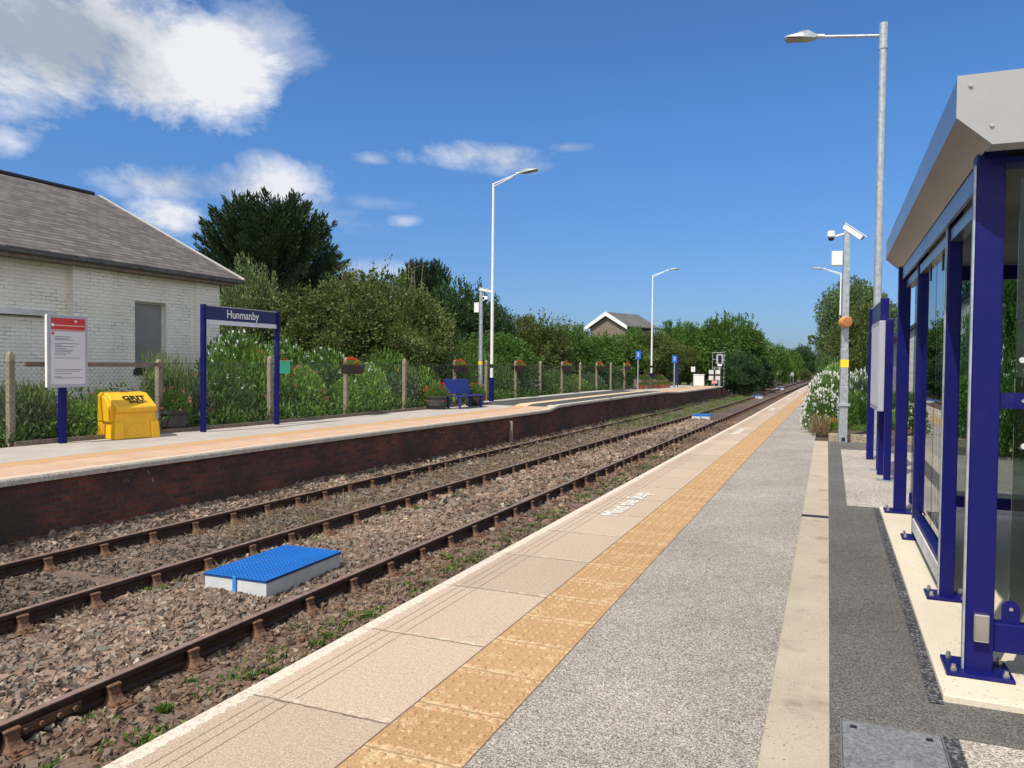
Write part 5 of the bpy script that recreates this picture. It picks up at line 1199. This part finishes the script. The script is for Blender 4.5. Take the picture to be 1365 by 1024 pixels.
# ------------------------------------------------------------------ blue topped boxes in the six foot
def track_box():
    a = at(273, 786, -.95); c = at(357, 797, -.95); e = at(451, 757, -.95); w = (c-a).length; ln = (e-c).length; rz = math.atan2((c-a).y, (c-a).x)
    ln = 1.30; zt_ = .165
    t = thing('track_box', 'large blue gridded box cover between the tracks, nearest the camera', 'track box', (a.x, a.y, -.965), rz*.45, 'blue topped boxes between the tracks')
    MB().bb((0, 0, 0), (w, ln, zt_)).build('concrete_base', M['conc2'], t, bevel=.006)
    MB().bb((-.006, -.006, zt_+.001), (w+.006, ln+.006, zt_+.022)).build('cover_plate', paint('cover_dark_blue', (.004, .05, .20), .6), t)
    b = MB()
    nx_, ny_ = 15, 27
    for i in range(nx_+1):
        x = i*w/nx_; b.bb((x-.008, 0, zt_+.0221), (x+.008, ln, zt_+.030))
    for j in range(ny_+1):
        y = j*ln/ny_; b.bb((0, y-.009, zt_+.0221), (w, y+.009, zt_+.0295))
    b.build('grid_cover', M['gridblue'], t)
    MB().bb((w*.5-.02, -.018, .0), (w*.5+.025, -.007, zt_+.035)).build('strap', paint('light_blue_strap', (.02, .28, .72), .4), t, bevel=.003)
    return t
M['conc2'] = var_mat('box_concrete', (.48, .50, .50), (.60, .61, .60), 4, .8)
tbx = track_box()
for (px, py, lab, sc_) in ((922, 559, 'second blue topped box, between the tracks in the middle distance', 1.0), (1002, 531, 'third blue topped box farther along the tracks', 1.0), (1034, 519.5, 'fourth and smallest blue box between the far tracks', 1.0)):
    p = at(px, py, -.95); dup(tbx, (p.x, p.y, -.965), .03, lab)
# ------------------------------------------------------------------ far platform furniture
def num_sign(px, py, top, label):
    p = at(px, py, .0); h = zat(p.x, p.y, top); t = thing('platform_sign', label, 'platform sign', (p.x, p.y, 0), RD(12))
    MB().tube([(0, 0, 0), (0, 0, h-.02)], .04, 10).build('post', M['galv'], t)
    bd = MB().bb((-.15, -.062, h-.46), (.15, -.042, h)).build('sign_board', M['signblue'], t, bevel=.004)
    txt('2', .30, M['white'], bd, (0, -.0635, h-.21), (pi/2, 0, 0), 'lettering', .001, 1)
num_sign(850, 520, 468, 'blue sign with a white 2 left of the second far platform lamp')
num_sign(898.5, 517, 474, 'blue sign with a white 2 right of the second far platform lamp')
p = at(901, 516.5, 0); t = thing('information_panel', 'narrow dark blue panel behind the right-hand blue sign', 'information panel', (p.x, p.y, 0), RD(30)); h = zat(p.x, p.y, 477)
MB().bb((-.09, -.04, .25), (.13, .04, h)).build('panel', M['blue_dark'], t, bevel=.01)
for x in (-.08, .11): MB().bb((x-.015, -.03, 0), (x+.015, .03, .25)).build('leg', M['blue'], t)
# brick planters and pots with red and orange blooms
def brick_planter(px, w, label, top, n, kind='orange'):
    y = on_line(px, lambda y: KB(y)+.1, 30, 90); x = KB(y)+.1; h = zat(x, y, top+14); t = thing('wooden_planter', label, 'planter', (x, y, 0), RD(72))
    MB().bb((-w/2, -.25, 0), (w/2, .25, h)).build('planter_box', M['wood'], t, bevel=.02)
    mobj('foliage', PM['b'], t, (0, 0, h-.05), (w/2*1.05, .35, .32)); mobj('flowers', FM2['salmon'], t, (0, 0, h+.02), (w/2*1.0, .34, .3))
brick_planter(858, 1.5, 'tall wooden planter of salmon blooms left of the second far platform lamp', 492, 30)
brick_planter(878, 1.7, 'tall wooden planter of salmon blooms right of the second far platform lamp', 492, 30)
pots = [(855, 519, 'terracotta pot at the foot of the planters, left end'), (861, 518.5, 'second terracotta pot left of the second far lamp'), (873, 518, 'pot of red flowers right of the second far lamp foot'), (879, 518, 'pale pot between the two red-flowered pots'), (885, 517.5, 'pot of red flowers in the middle of the row'), (890, 517, 'terracotta pot at the right end of the row')]
p0_ = None
for px, py, lab in pots:
    p = at(px, py, 0)
    if p0_ is None:
        p0_ = t = thing('flower_pot', lab, 'flower pot', (p.x, p.y, 0), 0, 'flower pots at the platform back'); MB().lathe([(.11, 0), (.16, .20), (.18, .21), (.18, .26), (.15, .26)], 14).build('pot', M['terracotta'], t, smooth='auto')
        mobj('foliage', PM['b'], t, (0, 0, .22), (.24, .24, .20)); mobj('flowers', FM2['salmon'], t, (0, 0, .22), (.25, .25, .24))
    else: dup(p0_, (p.x, p.y, 0), random.uniform(0, 6), lab)
# last brace posts of the fence: leaning wooden strut
b = MB(); y = on_line(836, FEN); b.tube([(FEN(y), y, .0), (FEN(y+.2), y-1.3, 1.15)], .04, 6); o = b.build('fence_brace', M['concpost']); tag(o, 'slanting concrete brace at the far end of the wire fence', 'brace')
# white cabinet, small number board, grid board, signal
p = at(931, 514.5, 0); t = thing('equipment_cabinet', 'white metal equipment cabinet on the platform end', 'cabinet', (p.x, p.y, 0), RD(15)); h = zat(p.x, p.y, 500)
MB().bb((-.36, -.25, 0), (.36, .25, h)).build('cabinet_body', M['whitedirty'], t, bevel=.01); MB().bb((-.38, -.27, h+.001), (.38, .27, h+.05)).build('top', M['white'], t, bevel=.01)
MB().bb((-.31, -.262, .06), (.33, -.251, h-.05)).build('door', M['white'], t, bevel=.003)
p = at(923.5, 515.5, 0); h = zat(p.x, p.y, 489); t = thing('number_board', 'small white board on a thin post left of the white cabinet', 'sign', (p.x, p.y, 0), RD(12)); MB().tube([(0, 0, 0), (0, 0, h)], .025, 8).build('post', M['black'], t)
bd = MB().bb((-.13, -.04, h-.34), (.13, -.026, h)).build('sign_board', M['white'], t); txt('1', .24, M['black'], bd, (0, -.042, h-.17), (pi/2, 0, 0), 'lettering')
def grid_board(px, py, top, bot, wpx, label, gz, cells=2, mat=None):
    p = at(px, py, gz); dd = dep_of(p); w = wpx/F0*dd/2; h1 = zat(p.x, p.y, top)-gz; h0 = zat(p.x, p.y, bot)-gz; t = thing('trackside_board', label, 'trackside board', (p.x, p.y, gz), RD(15))
    MB().bb((-w, -.03, h0), (w, .0, h1)).build('backing', M['black'], t)
    g_ = w*.16
    for i in (-1, 1):
        for j in (0, 1):
            zc = h0+(h1-h0)*(.25+.5*j); q = MB().bb((i*w/2-w/2+g_*(1 if i > 0 else .2), -.042, zc-(h1-h0)*.25+g_*(1 if j else .2)), (i*w/2+w/2-g_*(.2 if i > 0 else 1), -.031, zc+(h1-h0)*.25-g_*(.2 if j else 1))); q.build('white_square', M['whitedirty'], t)
    MB().tube([(0, .03, -.3), (0, .03, h1+.1)], .04, 8).build('post', M['galv'], t)
    return t, h0
t, h0 = grid_board(952, 516, 493, 507, 15, 'black board with four white squares at the platform end', 0)
MB().bb((-.16, -.05, h0-.22), (.18, -.035, h0-.02)).build('red_plate', paint('red_plate', (.75, .35, .3), .5), t)
def signal():
    p = pd(959, 490, 54); t = thing('railway_signal', 'railway signal with grey head and dark lenses at the platform end', 'railway signal', (p.x, p.y, 0), RD(14)); z1 = zat(p.x, p.y, 472); z0 = zat(p.x, p.y, 485)
    MB().bb((-.07, -.07, 0), (.07, .07, z0)).build('post', M['galv'], t, bevel=.01)
    n = 14; pr = [(-.24, z0), (.24, z0), (.24, z1-.1), (.15, z1), (-.15, z1), (-.24, z1-.1)]
    MB().prism(pr, -.10, -.075).build('backboard', M['signgrey'], t)
    hd = MB().bb((-.11, -.16, z0+.07), (.11, -.10, z1-.10)).build('signal_head', M['black'], t, bevel=.03)
    for z in (z0+.2, z1-.24): MB().tube([(0, -.165, z), (0, -.20, z)], .07, 12).build('lens', M['lens'], hd)
    MB().bb((-.15, -.1, z0-.16), (.15, -.08, z0-.02)).build('plate', M['white'], t)
    r = MB()
    for x in (-.45, .35): r.tube([(x, .3, 0), (x, .3, z1+.1)], .02, 6)
    for z in (z0-.3, z0+.3, z1+.1): r.tube([(-.45, .3, z), (.35, .3, z)], .018, 6)
    for i in range(9): r.tube([(.28, .25, .3+i*.3), (.45, .25, .3+i*.3)], .012, 5)
    r.build('ladder_cage', M['galv'], t)
signal()
# verge signs beyond the end
def verge_sign(px, base, top, bot, wpx, dep, label, style):
    gz = -.95; p = pd(px, base, dep); t = thing('trackside_board', label, 'trackside board', (p.x, p.y, gz), RD(16)); w = wpx/F0*dep/2; h1 = zat(p.x, p.y, top)-gz; h0 = zat(p.x, p.y, bot)-gz
    bd = MB().bb((-w, -.03, h0), (w, 0, h1)).build('sign_board', M['whitedirty'], t)
    for x in (-w*.7, w*.7): MB().tube([(x, .03, 0), (x, .03, h1)], .03, 6).build('post', M['galv'], t)
    if style:
        for i in (-1, 1):
            for j in range(3): zc = h0+(h1-h0)*(j+.5)/3; MB().bb((i*w*.45-w*.3, -.04, zc-(h1-h0)*.12), (i*w*.45+w*.3, -.031, zc+(h1-h0)*.12)).build('dark_square', M['black'], bd)
verge_sign(1003.5, 513, 490, 503, 6.5, 70, 'tall pale board with dark squares in front of the dark trees', True)
verge_sign(1055.5, 508, 496, 501.5, 5, 100, 'small white square board on two posts by the far track', False)
verge_sign(1035, 511, 496, 500, 3, 86, 'small pale lineside marker between the two verge boards', False)
for px, py, lab in ((971.5, 518.5, 'left of two small white verge markers beyond the platform'), (975.5, 518, 'right of two small white verge markers beyond the platform')):
    p = pd(px, py, 62); o = MB().box((0, 0, .25), (.14, .14, .5), tap=.7).build('marker_post', M['white']); o.location = (p.x, p.y, -.95); tag(o, lab, 'marker')
o = MB().bb((-.045, -.03, 0), (.045, .03, .62)).build('wall_stub', M['concpost'], bevel=.01); p = at(676, 590, -.9); o.location = (FE(19.5)+.07, 19.6, -.8); tag(o, 'short pale concrete stub against the far platform wall', 'stub')
# ------------------------------------------------------------------ shelter
def shelter():
    t = thing('platform_shelter', 'dark blue framed glass waiting shelter with grey metal fascia', 'shelter', (.66, 4.0, 0)); o = t.location
    q = lambda x, y, z: (x-o.x, y-o.y, z-o.z)
    PP = [(.632, 4.01, .112), (.657, 5.23, .078), (.655, 6.94, .07), (.620, 8.16, .105)]; H_ = 2.36
    BK = 2.25
    for i, (x, y, a) in enumerate(PP+[(BK, 4.01, .125), (BK, 8.16, .125)]):
        p = MB().bb(q(x-a/2, y-a/2, .035), q(x+a/2, y+a/2, H_)).build('post', M['blue'], t, bevel=.008)
        w = .115 if a > .1 else .095
        bp = MB().bb(q(x-w*1.15, y-w, .0305), q(x+w*1.15, y+w, .048)).build('base_plate', M['blue'], p, bevel=.003)
        for sx in (-1, 1):
            for sy in (-1, 1): m_ = MB(); c = (x+sx*w*.88, y+sy*w*.72); m_.tube([q(c[0], c[1], .048), q(c[0], c[1], .06)], .014, 6); m_.tube([q(c[0], c[1], .06), q(c[0], c[1], .075)], .009, 8); m_.build('bolt', M['bolt'], p)
    for (x, y, a) in PP[:2]: MB().bb(q(x-a/2-.009, y-a/2+.002, .05), q(x-a/2-.001, y-a/2+.03, 2.30)).build('glazing_channel', M['galv'], t)
    # front fascia: upright band, chamfered underside, then a header between posts
    xl = .465; y0, y1 = 3.72, 8.30; xin = .62
    xr = 2.5; cz = [(xl, 2.617), (xl, 2.452), (xl+.125, 2.335)]
    f = MB()
    for ya, yb in ((y0+.004, 6.72), (6.726, y1)):
        for (a, c) in zip(cz[:-1], cz[1:]):
            f.quad(q(a[0], ya, a[1]), q(c[0], ya, c[1]), q(c[0], yb, c[1]), q(a[0], yb, a[1]))
            f.quad(q(a[0]+.003, ya, a[1]), q(c[0]+.003, ya, c[1]+.003), q(c[0]+.003, yb, c[1]+.003), q(a[0]+.003, yb, a[1]))
    f.build('fascia', M['alu'], t)
    e = MB(); pr = [(xl-.004, 2.622), (xl-.004, 2.449), (xl+.13, 2.326), (xr, 2.326), (xr, 2.622)]
    e.prism([(p_[0]-o.x, p_[1]) for p_ in pr], y0-o.y-.004, y0-o.y); en = e.build('end_fascia', M['fascia'], t)
    e = MB(); e.prism([(p_[0]-o.x, p_[1]) for p_ in pr], y1-o.y, y1-o.y+.004); e.build('end_fascia', M['fascia'], t)
    for x, z in ((xl+.045, 2.577), (xl+.125, 2.405), (xl+.6, 2.56), (xl+.6, 2.39)): MB().tube([q(x, y0-.012, z), q(x, y0-.004, z)], .008, 10).build('screw', M['bolt'], en)
    MB().bb(q(xl+.125, y0, 2.327), q(xr, y0+.12, 2.334)).build('soffit_lip', M['fascia'], t)
    # header beams over the front posts, with lower glazing head
    h = MB(); h.bb(q(.595, 4.08, 2.225), q(.612, 8.09, 2.334)); h.bb(q(.63, 4.08, 2.145), q(.69, 8.09, 2.215)); h.build('header', M['alu'], t)
    h = MB(); h.bb(q(.63, 3.95, 2.295), q(xr, 4.07, 2.3265)); h.bb(q(.57, 8.10, 2.205), q(xr, 8.22, 2.33)); h.bb(q(BK-.05, 4.07, 2.25), q(BK+.05, 8.10, 2.33)); h.build('roof_beam', M['blue'], t)
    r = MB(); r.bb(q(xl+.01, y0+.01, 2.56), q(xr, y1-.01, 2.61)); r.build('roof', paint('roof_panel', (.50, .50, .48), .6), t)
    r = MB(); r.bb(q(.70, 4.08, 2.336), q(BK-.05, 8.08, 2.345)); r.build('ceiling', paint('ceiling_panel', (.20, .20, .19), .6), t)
    # glazing: front screen between second and third post (two panes), far bay, end panel near and far, back
    def pane(a, b_, th='x'):
        return MB().bb(q(*a), q(*b_)).build('glass_pane', M['glass' if a[0] == .660 else 'glass2'], t)
    pane((.660, 5.285, .30), (.668, 6.07, 2.145)); pane((.660, 6.09, .30), (.668, 6.89, 2.145))
    pane((.75, 4.00, .22), (2.18, 4.008, 2.24)); pane((.71, 8.155, .20), (2.18, 8.163, 2.20)); pane((BK, 4.08, .2), (BK+.008, 6.05, 2.24)); pane((BK, 6.10, .2), (BK+.008, 8.09, 2.24))
    rl = MB(); rl.bb(q(.63, 5.28, .13), q(.70, 6.895, .235)); rl.build('bottom_rail', M['blue'], t, bevel=.006)
    rl = MB(); rl.bb(q(.618, 5.28, .10), q(.628, 6.895, .20)); rl.build('rail_trim', M['whitedirty'], t)
    rl = MB(); rl.bb(q(.69, 3.97, .14), q(2.19, 4.04, .27)); rl.build('bottom_rail', M['blue'], t, bevel=.006)
    rl = MB(); rl.bb(q(.70, 8.13, .12), q(2.19, 8.19, .22)); rl.bb(q(BK-.03, 4.08, .12), q(BK+.03, 8.09, .22)); rl.build('bottom_rail', M['blue'], t, bevel=.006)
    # lugs that clamp the near end glass
    for z in (1.26, .335): 
        l = MB(); 
        if z > 1: l.bb(q(.69, 3.985, z-.035), q(.78, 3.996, z+.035)); l.tube([q(.78, 3.983, z), q(.78, 3.998, z)], .035, 14)
        else: l.bb(q(.755-.035, 3.985, .27), q(.755+.035, 3.996, z)); l.tube([q(.755, 3.983, z), q(.755, 3.998, z)], .035, 14)
        lo = l.build('clamp', M['blue'], t); cx = .78 if z > 1 else .755; MB().tube([q(cx, 3.978, z), q(cx, 3.983, z)], .008, 8).build('screw', M['bolt'], lo)
    for y, z in ((5.75, 2.09), (6.42, 2.09)): MB().bb(q(.655, y-.02, z-.05), q(.675, y+.02, z+.08)).build('clamp', M['black'], t)
    # white dots that make the glass visible
    for x, z, r_ in ((.775, 1.44, .013), (.80, 1.345, .013), (.79, 1.06, .013), (.84, .93, .028), (.95, 1.35, .013)): MB().tube([q(x, 3.995, z), q(x, 3.9985, z)], r_, 14).build('glass_dot', paint('glass_dot_%.2f' % x, (.55, .58, .58), .5), t)
    # stainless cover plate on the first post
    MB().bb(q(.605, 3.915, .19), q(.665, 3.9535, .315)).build('cover_plate', M['steel'], t, bevel=.006)
    # bench slats along the back
    for y in (4.9, 6.1, 7.3): MB().bb(q(1.95, y-.03, .04), q(2.0, y+.03, .42)).build('bench_leg', M['blue'], t)
    for k_ in range(3): MB().bb(q(1.83+k_*.11, 4.6, .43), q(1.92+k_*.11, 7.7, .46)).build('bench_slat', M['wood'], t, bevel=.005)
    return t
shelter()
b = MB(); b.bb((.46, 3.66, -.01), (3.4, 8.40, .03)); o = struct(b.build('shelter_slab', M['slab'], boxuv=True, bevel=.006))
# ------------------------------------------------------------------ name board and poster case seen edge-on
pa = (.56, 12.9); pb = (.62, 11.1)
name_sign(pb, pa, 2.30, (2.28, 2.02, 1.93), 'blue name sign seen almost edge-on beside the shelter', None, 1)
def poster_case():
    t = thing('poster_case', 'grey poster case seen edge-on between two blue posts near the shelter', 'poster case', (.655, 10.55, 0), RD(92)); ln = 1.0
    for x in (0, ln): MB().bb((x-.03, -.04, 0), (x+.03, .04, 2.0)).build('post', M['blue'], t, bevel=.006); MB().bb((x-.11, -.11, .004), (x+.11, .11, .014)).build('base_plate', M['galv'], t)
    c = MB().bb((-.03, .053, .86), (ln+.03, .125, 1.98)).build('case', M['signgrey'], t, bevel=.01)
    MB().bb((.03, .126, .92), (ln-.03, .129, 1.92)).build('poster', M['paper'], c)
poster_case()
# ------------------------------------------------------------------ raised flower bed
for k_, (x0, x1) in enumerate(((-.03, 3.6),)):
    o = MB().bb((x0, 15.72, -.02), (x1, 15.80, .15)).build('bed_edging', M['bedstone'], bevel=.015); tag(o, 'low stone edging along the front of the raised flower bed', 'edging')
o = MB().bb((-.02, 15.80, -.03), (3.58, 22, .10)).build('bed_soil', M['soil']); struct(o)
def bedplant(px, dep, top, hw, k, fl, lab, hwy=None):
    p = pd(px, 490, dep); h = zat(p.x, p.y, top)-.05; t = thing('flowering_plant', lab, 'plant', (p.x, p.y, .05), random.uniform(0, 6), 'plants in the raised flower bed'); mobj('foliage', PM[k], t, (0, 0, 0), (hw, hwy or hw, h))
    if fl: mobj('flowers', fl, t, (0, 0, h*.1), (hw*1.05, (hwy or hw)*1.05, h*.95))
    return t
DA = flmesh(300, (1, 1, 1), .055, L['white'], 0, .35); DA2 = flmesh(120, (1, 1, 1), .06, L['white'])
bedplant(1099, 16.4, 522, .40, 'b', DA, 'big clump of white daisies leaning over the platform edge')
bedplant(1104, 18.6, 500, .55, 'b', DA, 'tall white daisies behind the leaning clump')
bedplant(1115, 24, 492, .5, 'b', FM['purple'], 'purple flowered bush left of the camera pole')
bedplant(1101, 28, 498, .4, 'b', FM['pink'], 'pink and white blooms where the bed narrows')
bedplant(1113, 21, 488, .5, 'a', FM['white'], 'leafy white-specked bush rising behind the camera pole')
bedplant(1112, 15.9, 560, .17, 'e', FM2['orange'], 'orange and yellow marigolds at the foot of the camera pole')
bedplant(1142, 16.3, 522, .42, 'b', None, 'dark green plant just right of the camera pole foot')
bedplant(1150, 17.2, 498, .50, 'd', DA2, 'white-specked plant between camera pole and name board')
bedplant(1150, 16.0, 566, .24, 'a', FM['yellow'], 'low yellow-green plant behind the bed edging')
bedplant(1190, 16.4, 548, .3, 'a', FM['yellow'], 'yellow roses seen beside the far shelter post')
bedplant(1212, 16.6, 540, .35, 'b', DA2, 'white flowered plant seen behind the shelter posts')
bedplant(1245, 16.8, 535, .4, 'c', None, 'grassy plant seen through the shelter front glass')
p = at(1093, 583); t = thing('dry_clump', 'tuft of brown dried stalks at the end of the concrete channel', 'plant', (p.x-.02, p.y+.35, 0)); 
dm = plantmesh('stems', 1500, (1, 1, 1), .3, L['dry'], .1); mobj('stalks', dm, t, (0, 0, 0), (.22, .25, .38))
# climbing white flowers and outbuilding seen through the shelter
def outbuilding():
    p = pd(1240, 490, 24); x0, x1 = 1.75, 6.6; yb = 24.5; t = thing('outbuilding', 'grey blockwork outbuilding with a low gable behind the shelter', 'building', (x0, yb, -.05))
    ze, zr = 2.3, 3.9; w = x1-x0
    b = MB(); b.add([(0, 0, 0), (w, 0, 0), (w, 0, ze), (w/2, 0, zr), (0, 0, ze), (0, 8, 0), (w, 8, 0), (w, 8, ze), (w/2, 8, zr), (0, 8, ze)], [(0, 1, 2, 3, 4), (9, 8, 7, 6, 5), (0, 4, 9, 5), (1, 6, 7, 2)]); b.build('wall', M['block'], t, boxuv=True)
    r = MB()
    for s in (0, 1):
        xa = -.15 if s == 0 else w+.15
        r.add([(w/2, -.15, zr+.1), (xa, -.15, ze+.02), (xa, 8.2, ze+.02), (w/2, 8.2, zr+.1), (w/2, -.15, zr+.02), (xa, -.15, ze-.06), (xa, 8.2, ze-.06), (w/2, 8.2, zr+.02)], [(0, 1, 2, 3), (7, 6, 5, 4), (0, 4, 5, 1), (1, 5, 6, 2), (2, 6, 7, 3)])
    r.build('roof', M['black'], t)
outbuilding()
bedplant(1298, 20, 418, .5, 'b', DA2, 'white climbing flowers in front of the grey outbuilding')
bedplant(1330, 14, 470, .55, 'b', FM['white'], 'white flowered shrub seen through the near shelter glass')
bedplant(1356, 12, 500, .5, 'b', FM['white'], 'leafy shrub with pale blooms at the right edge of the view')
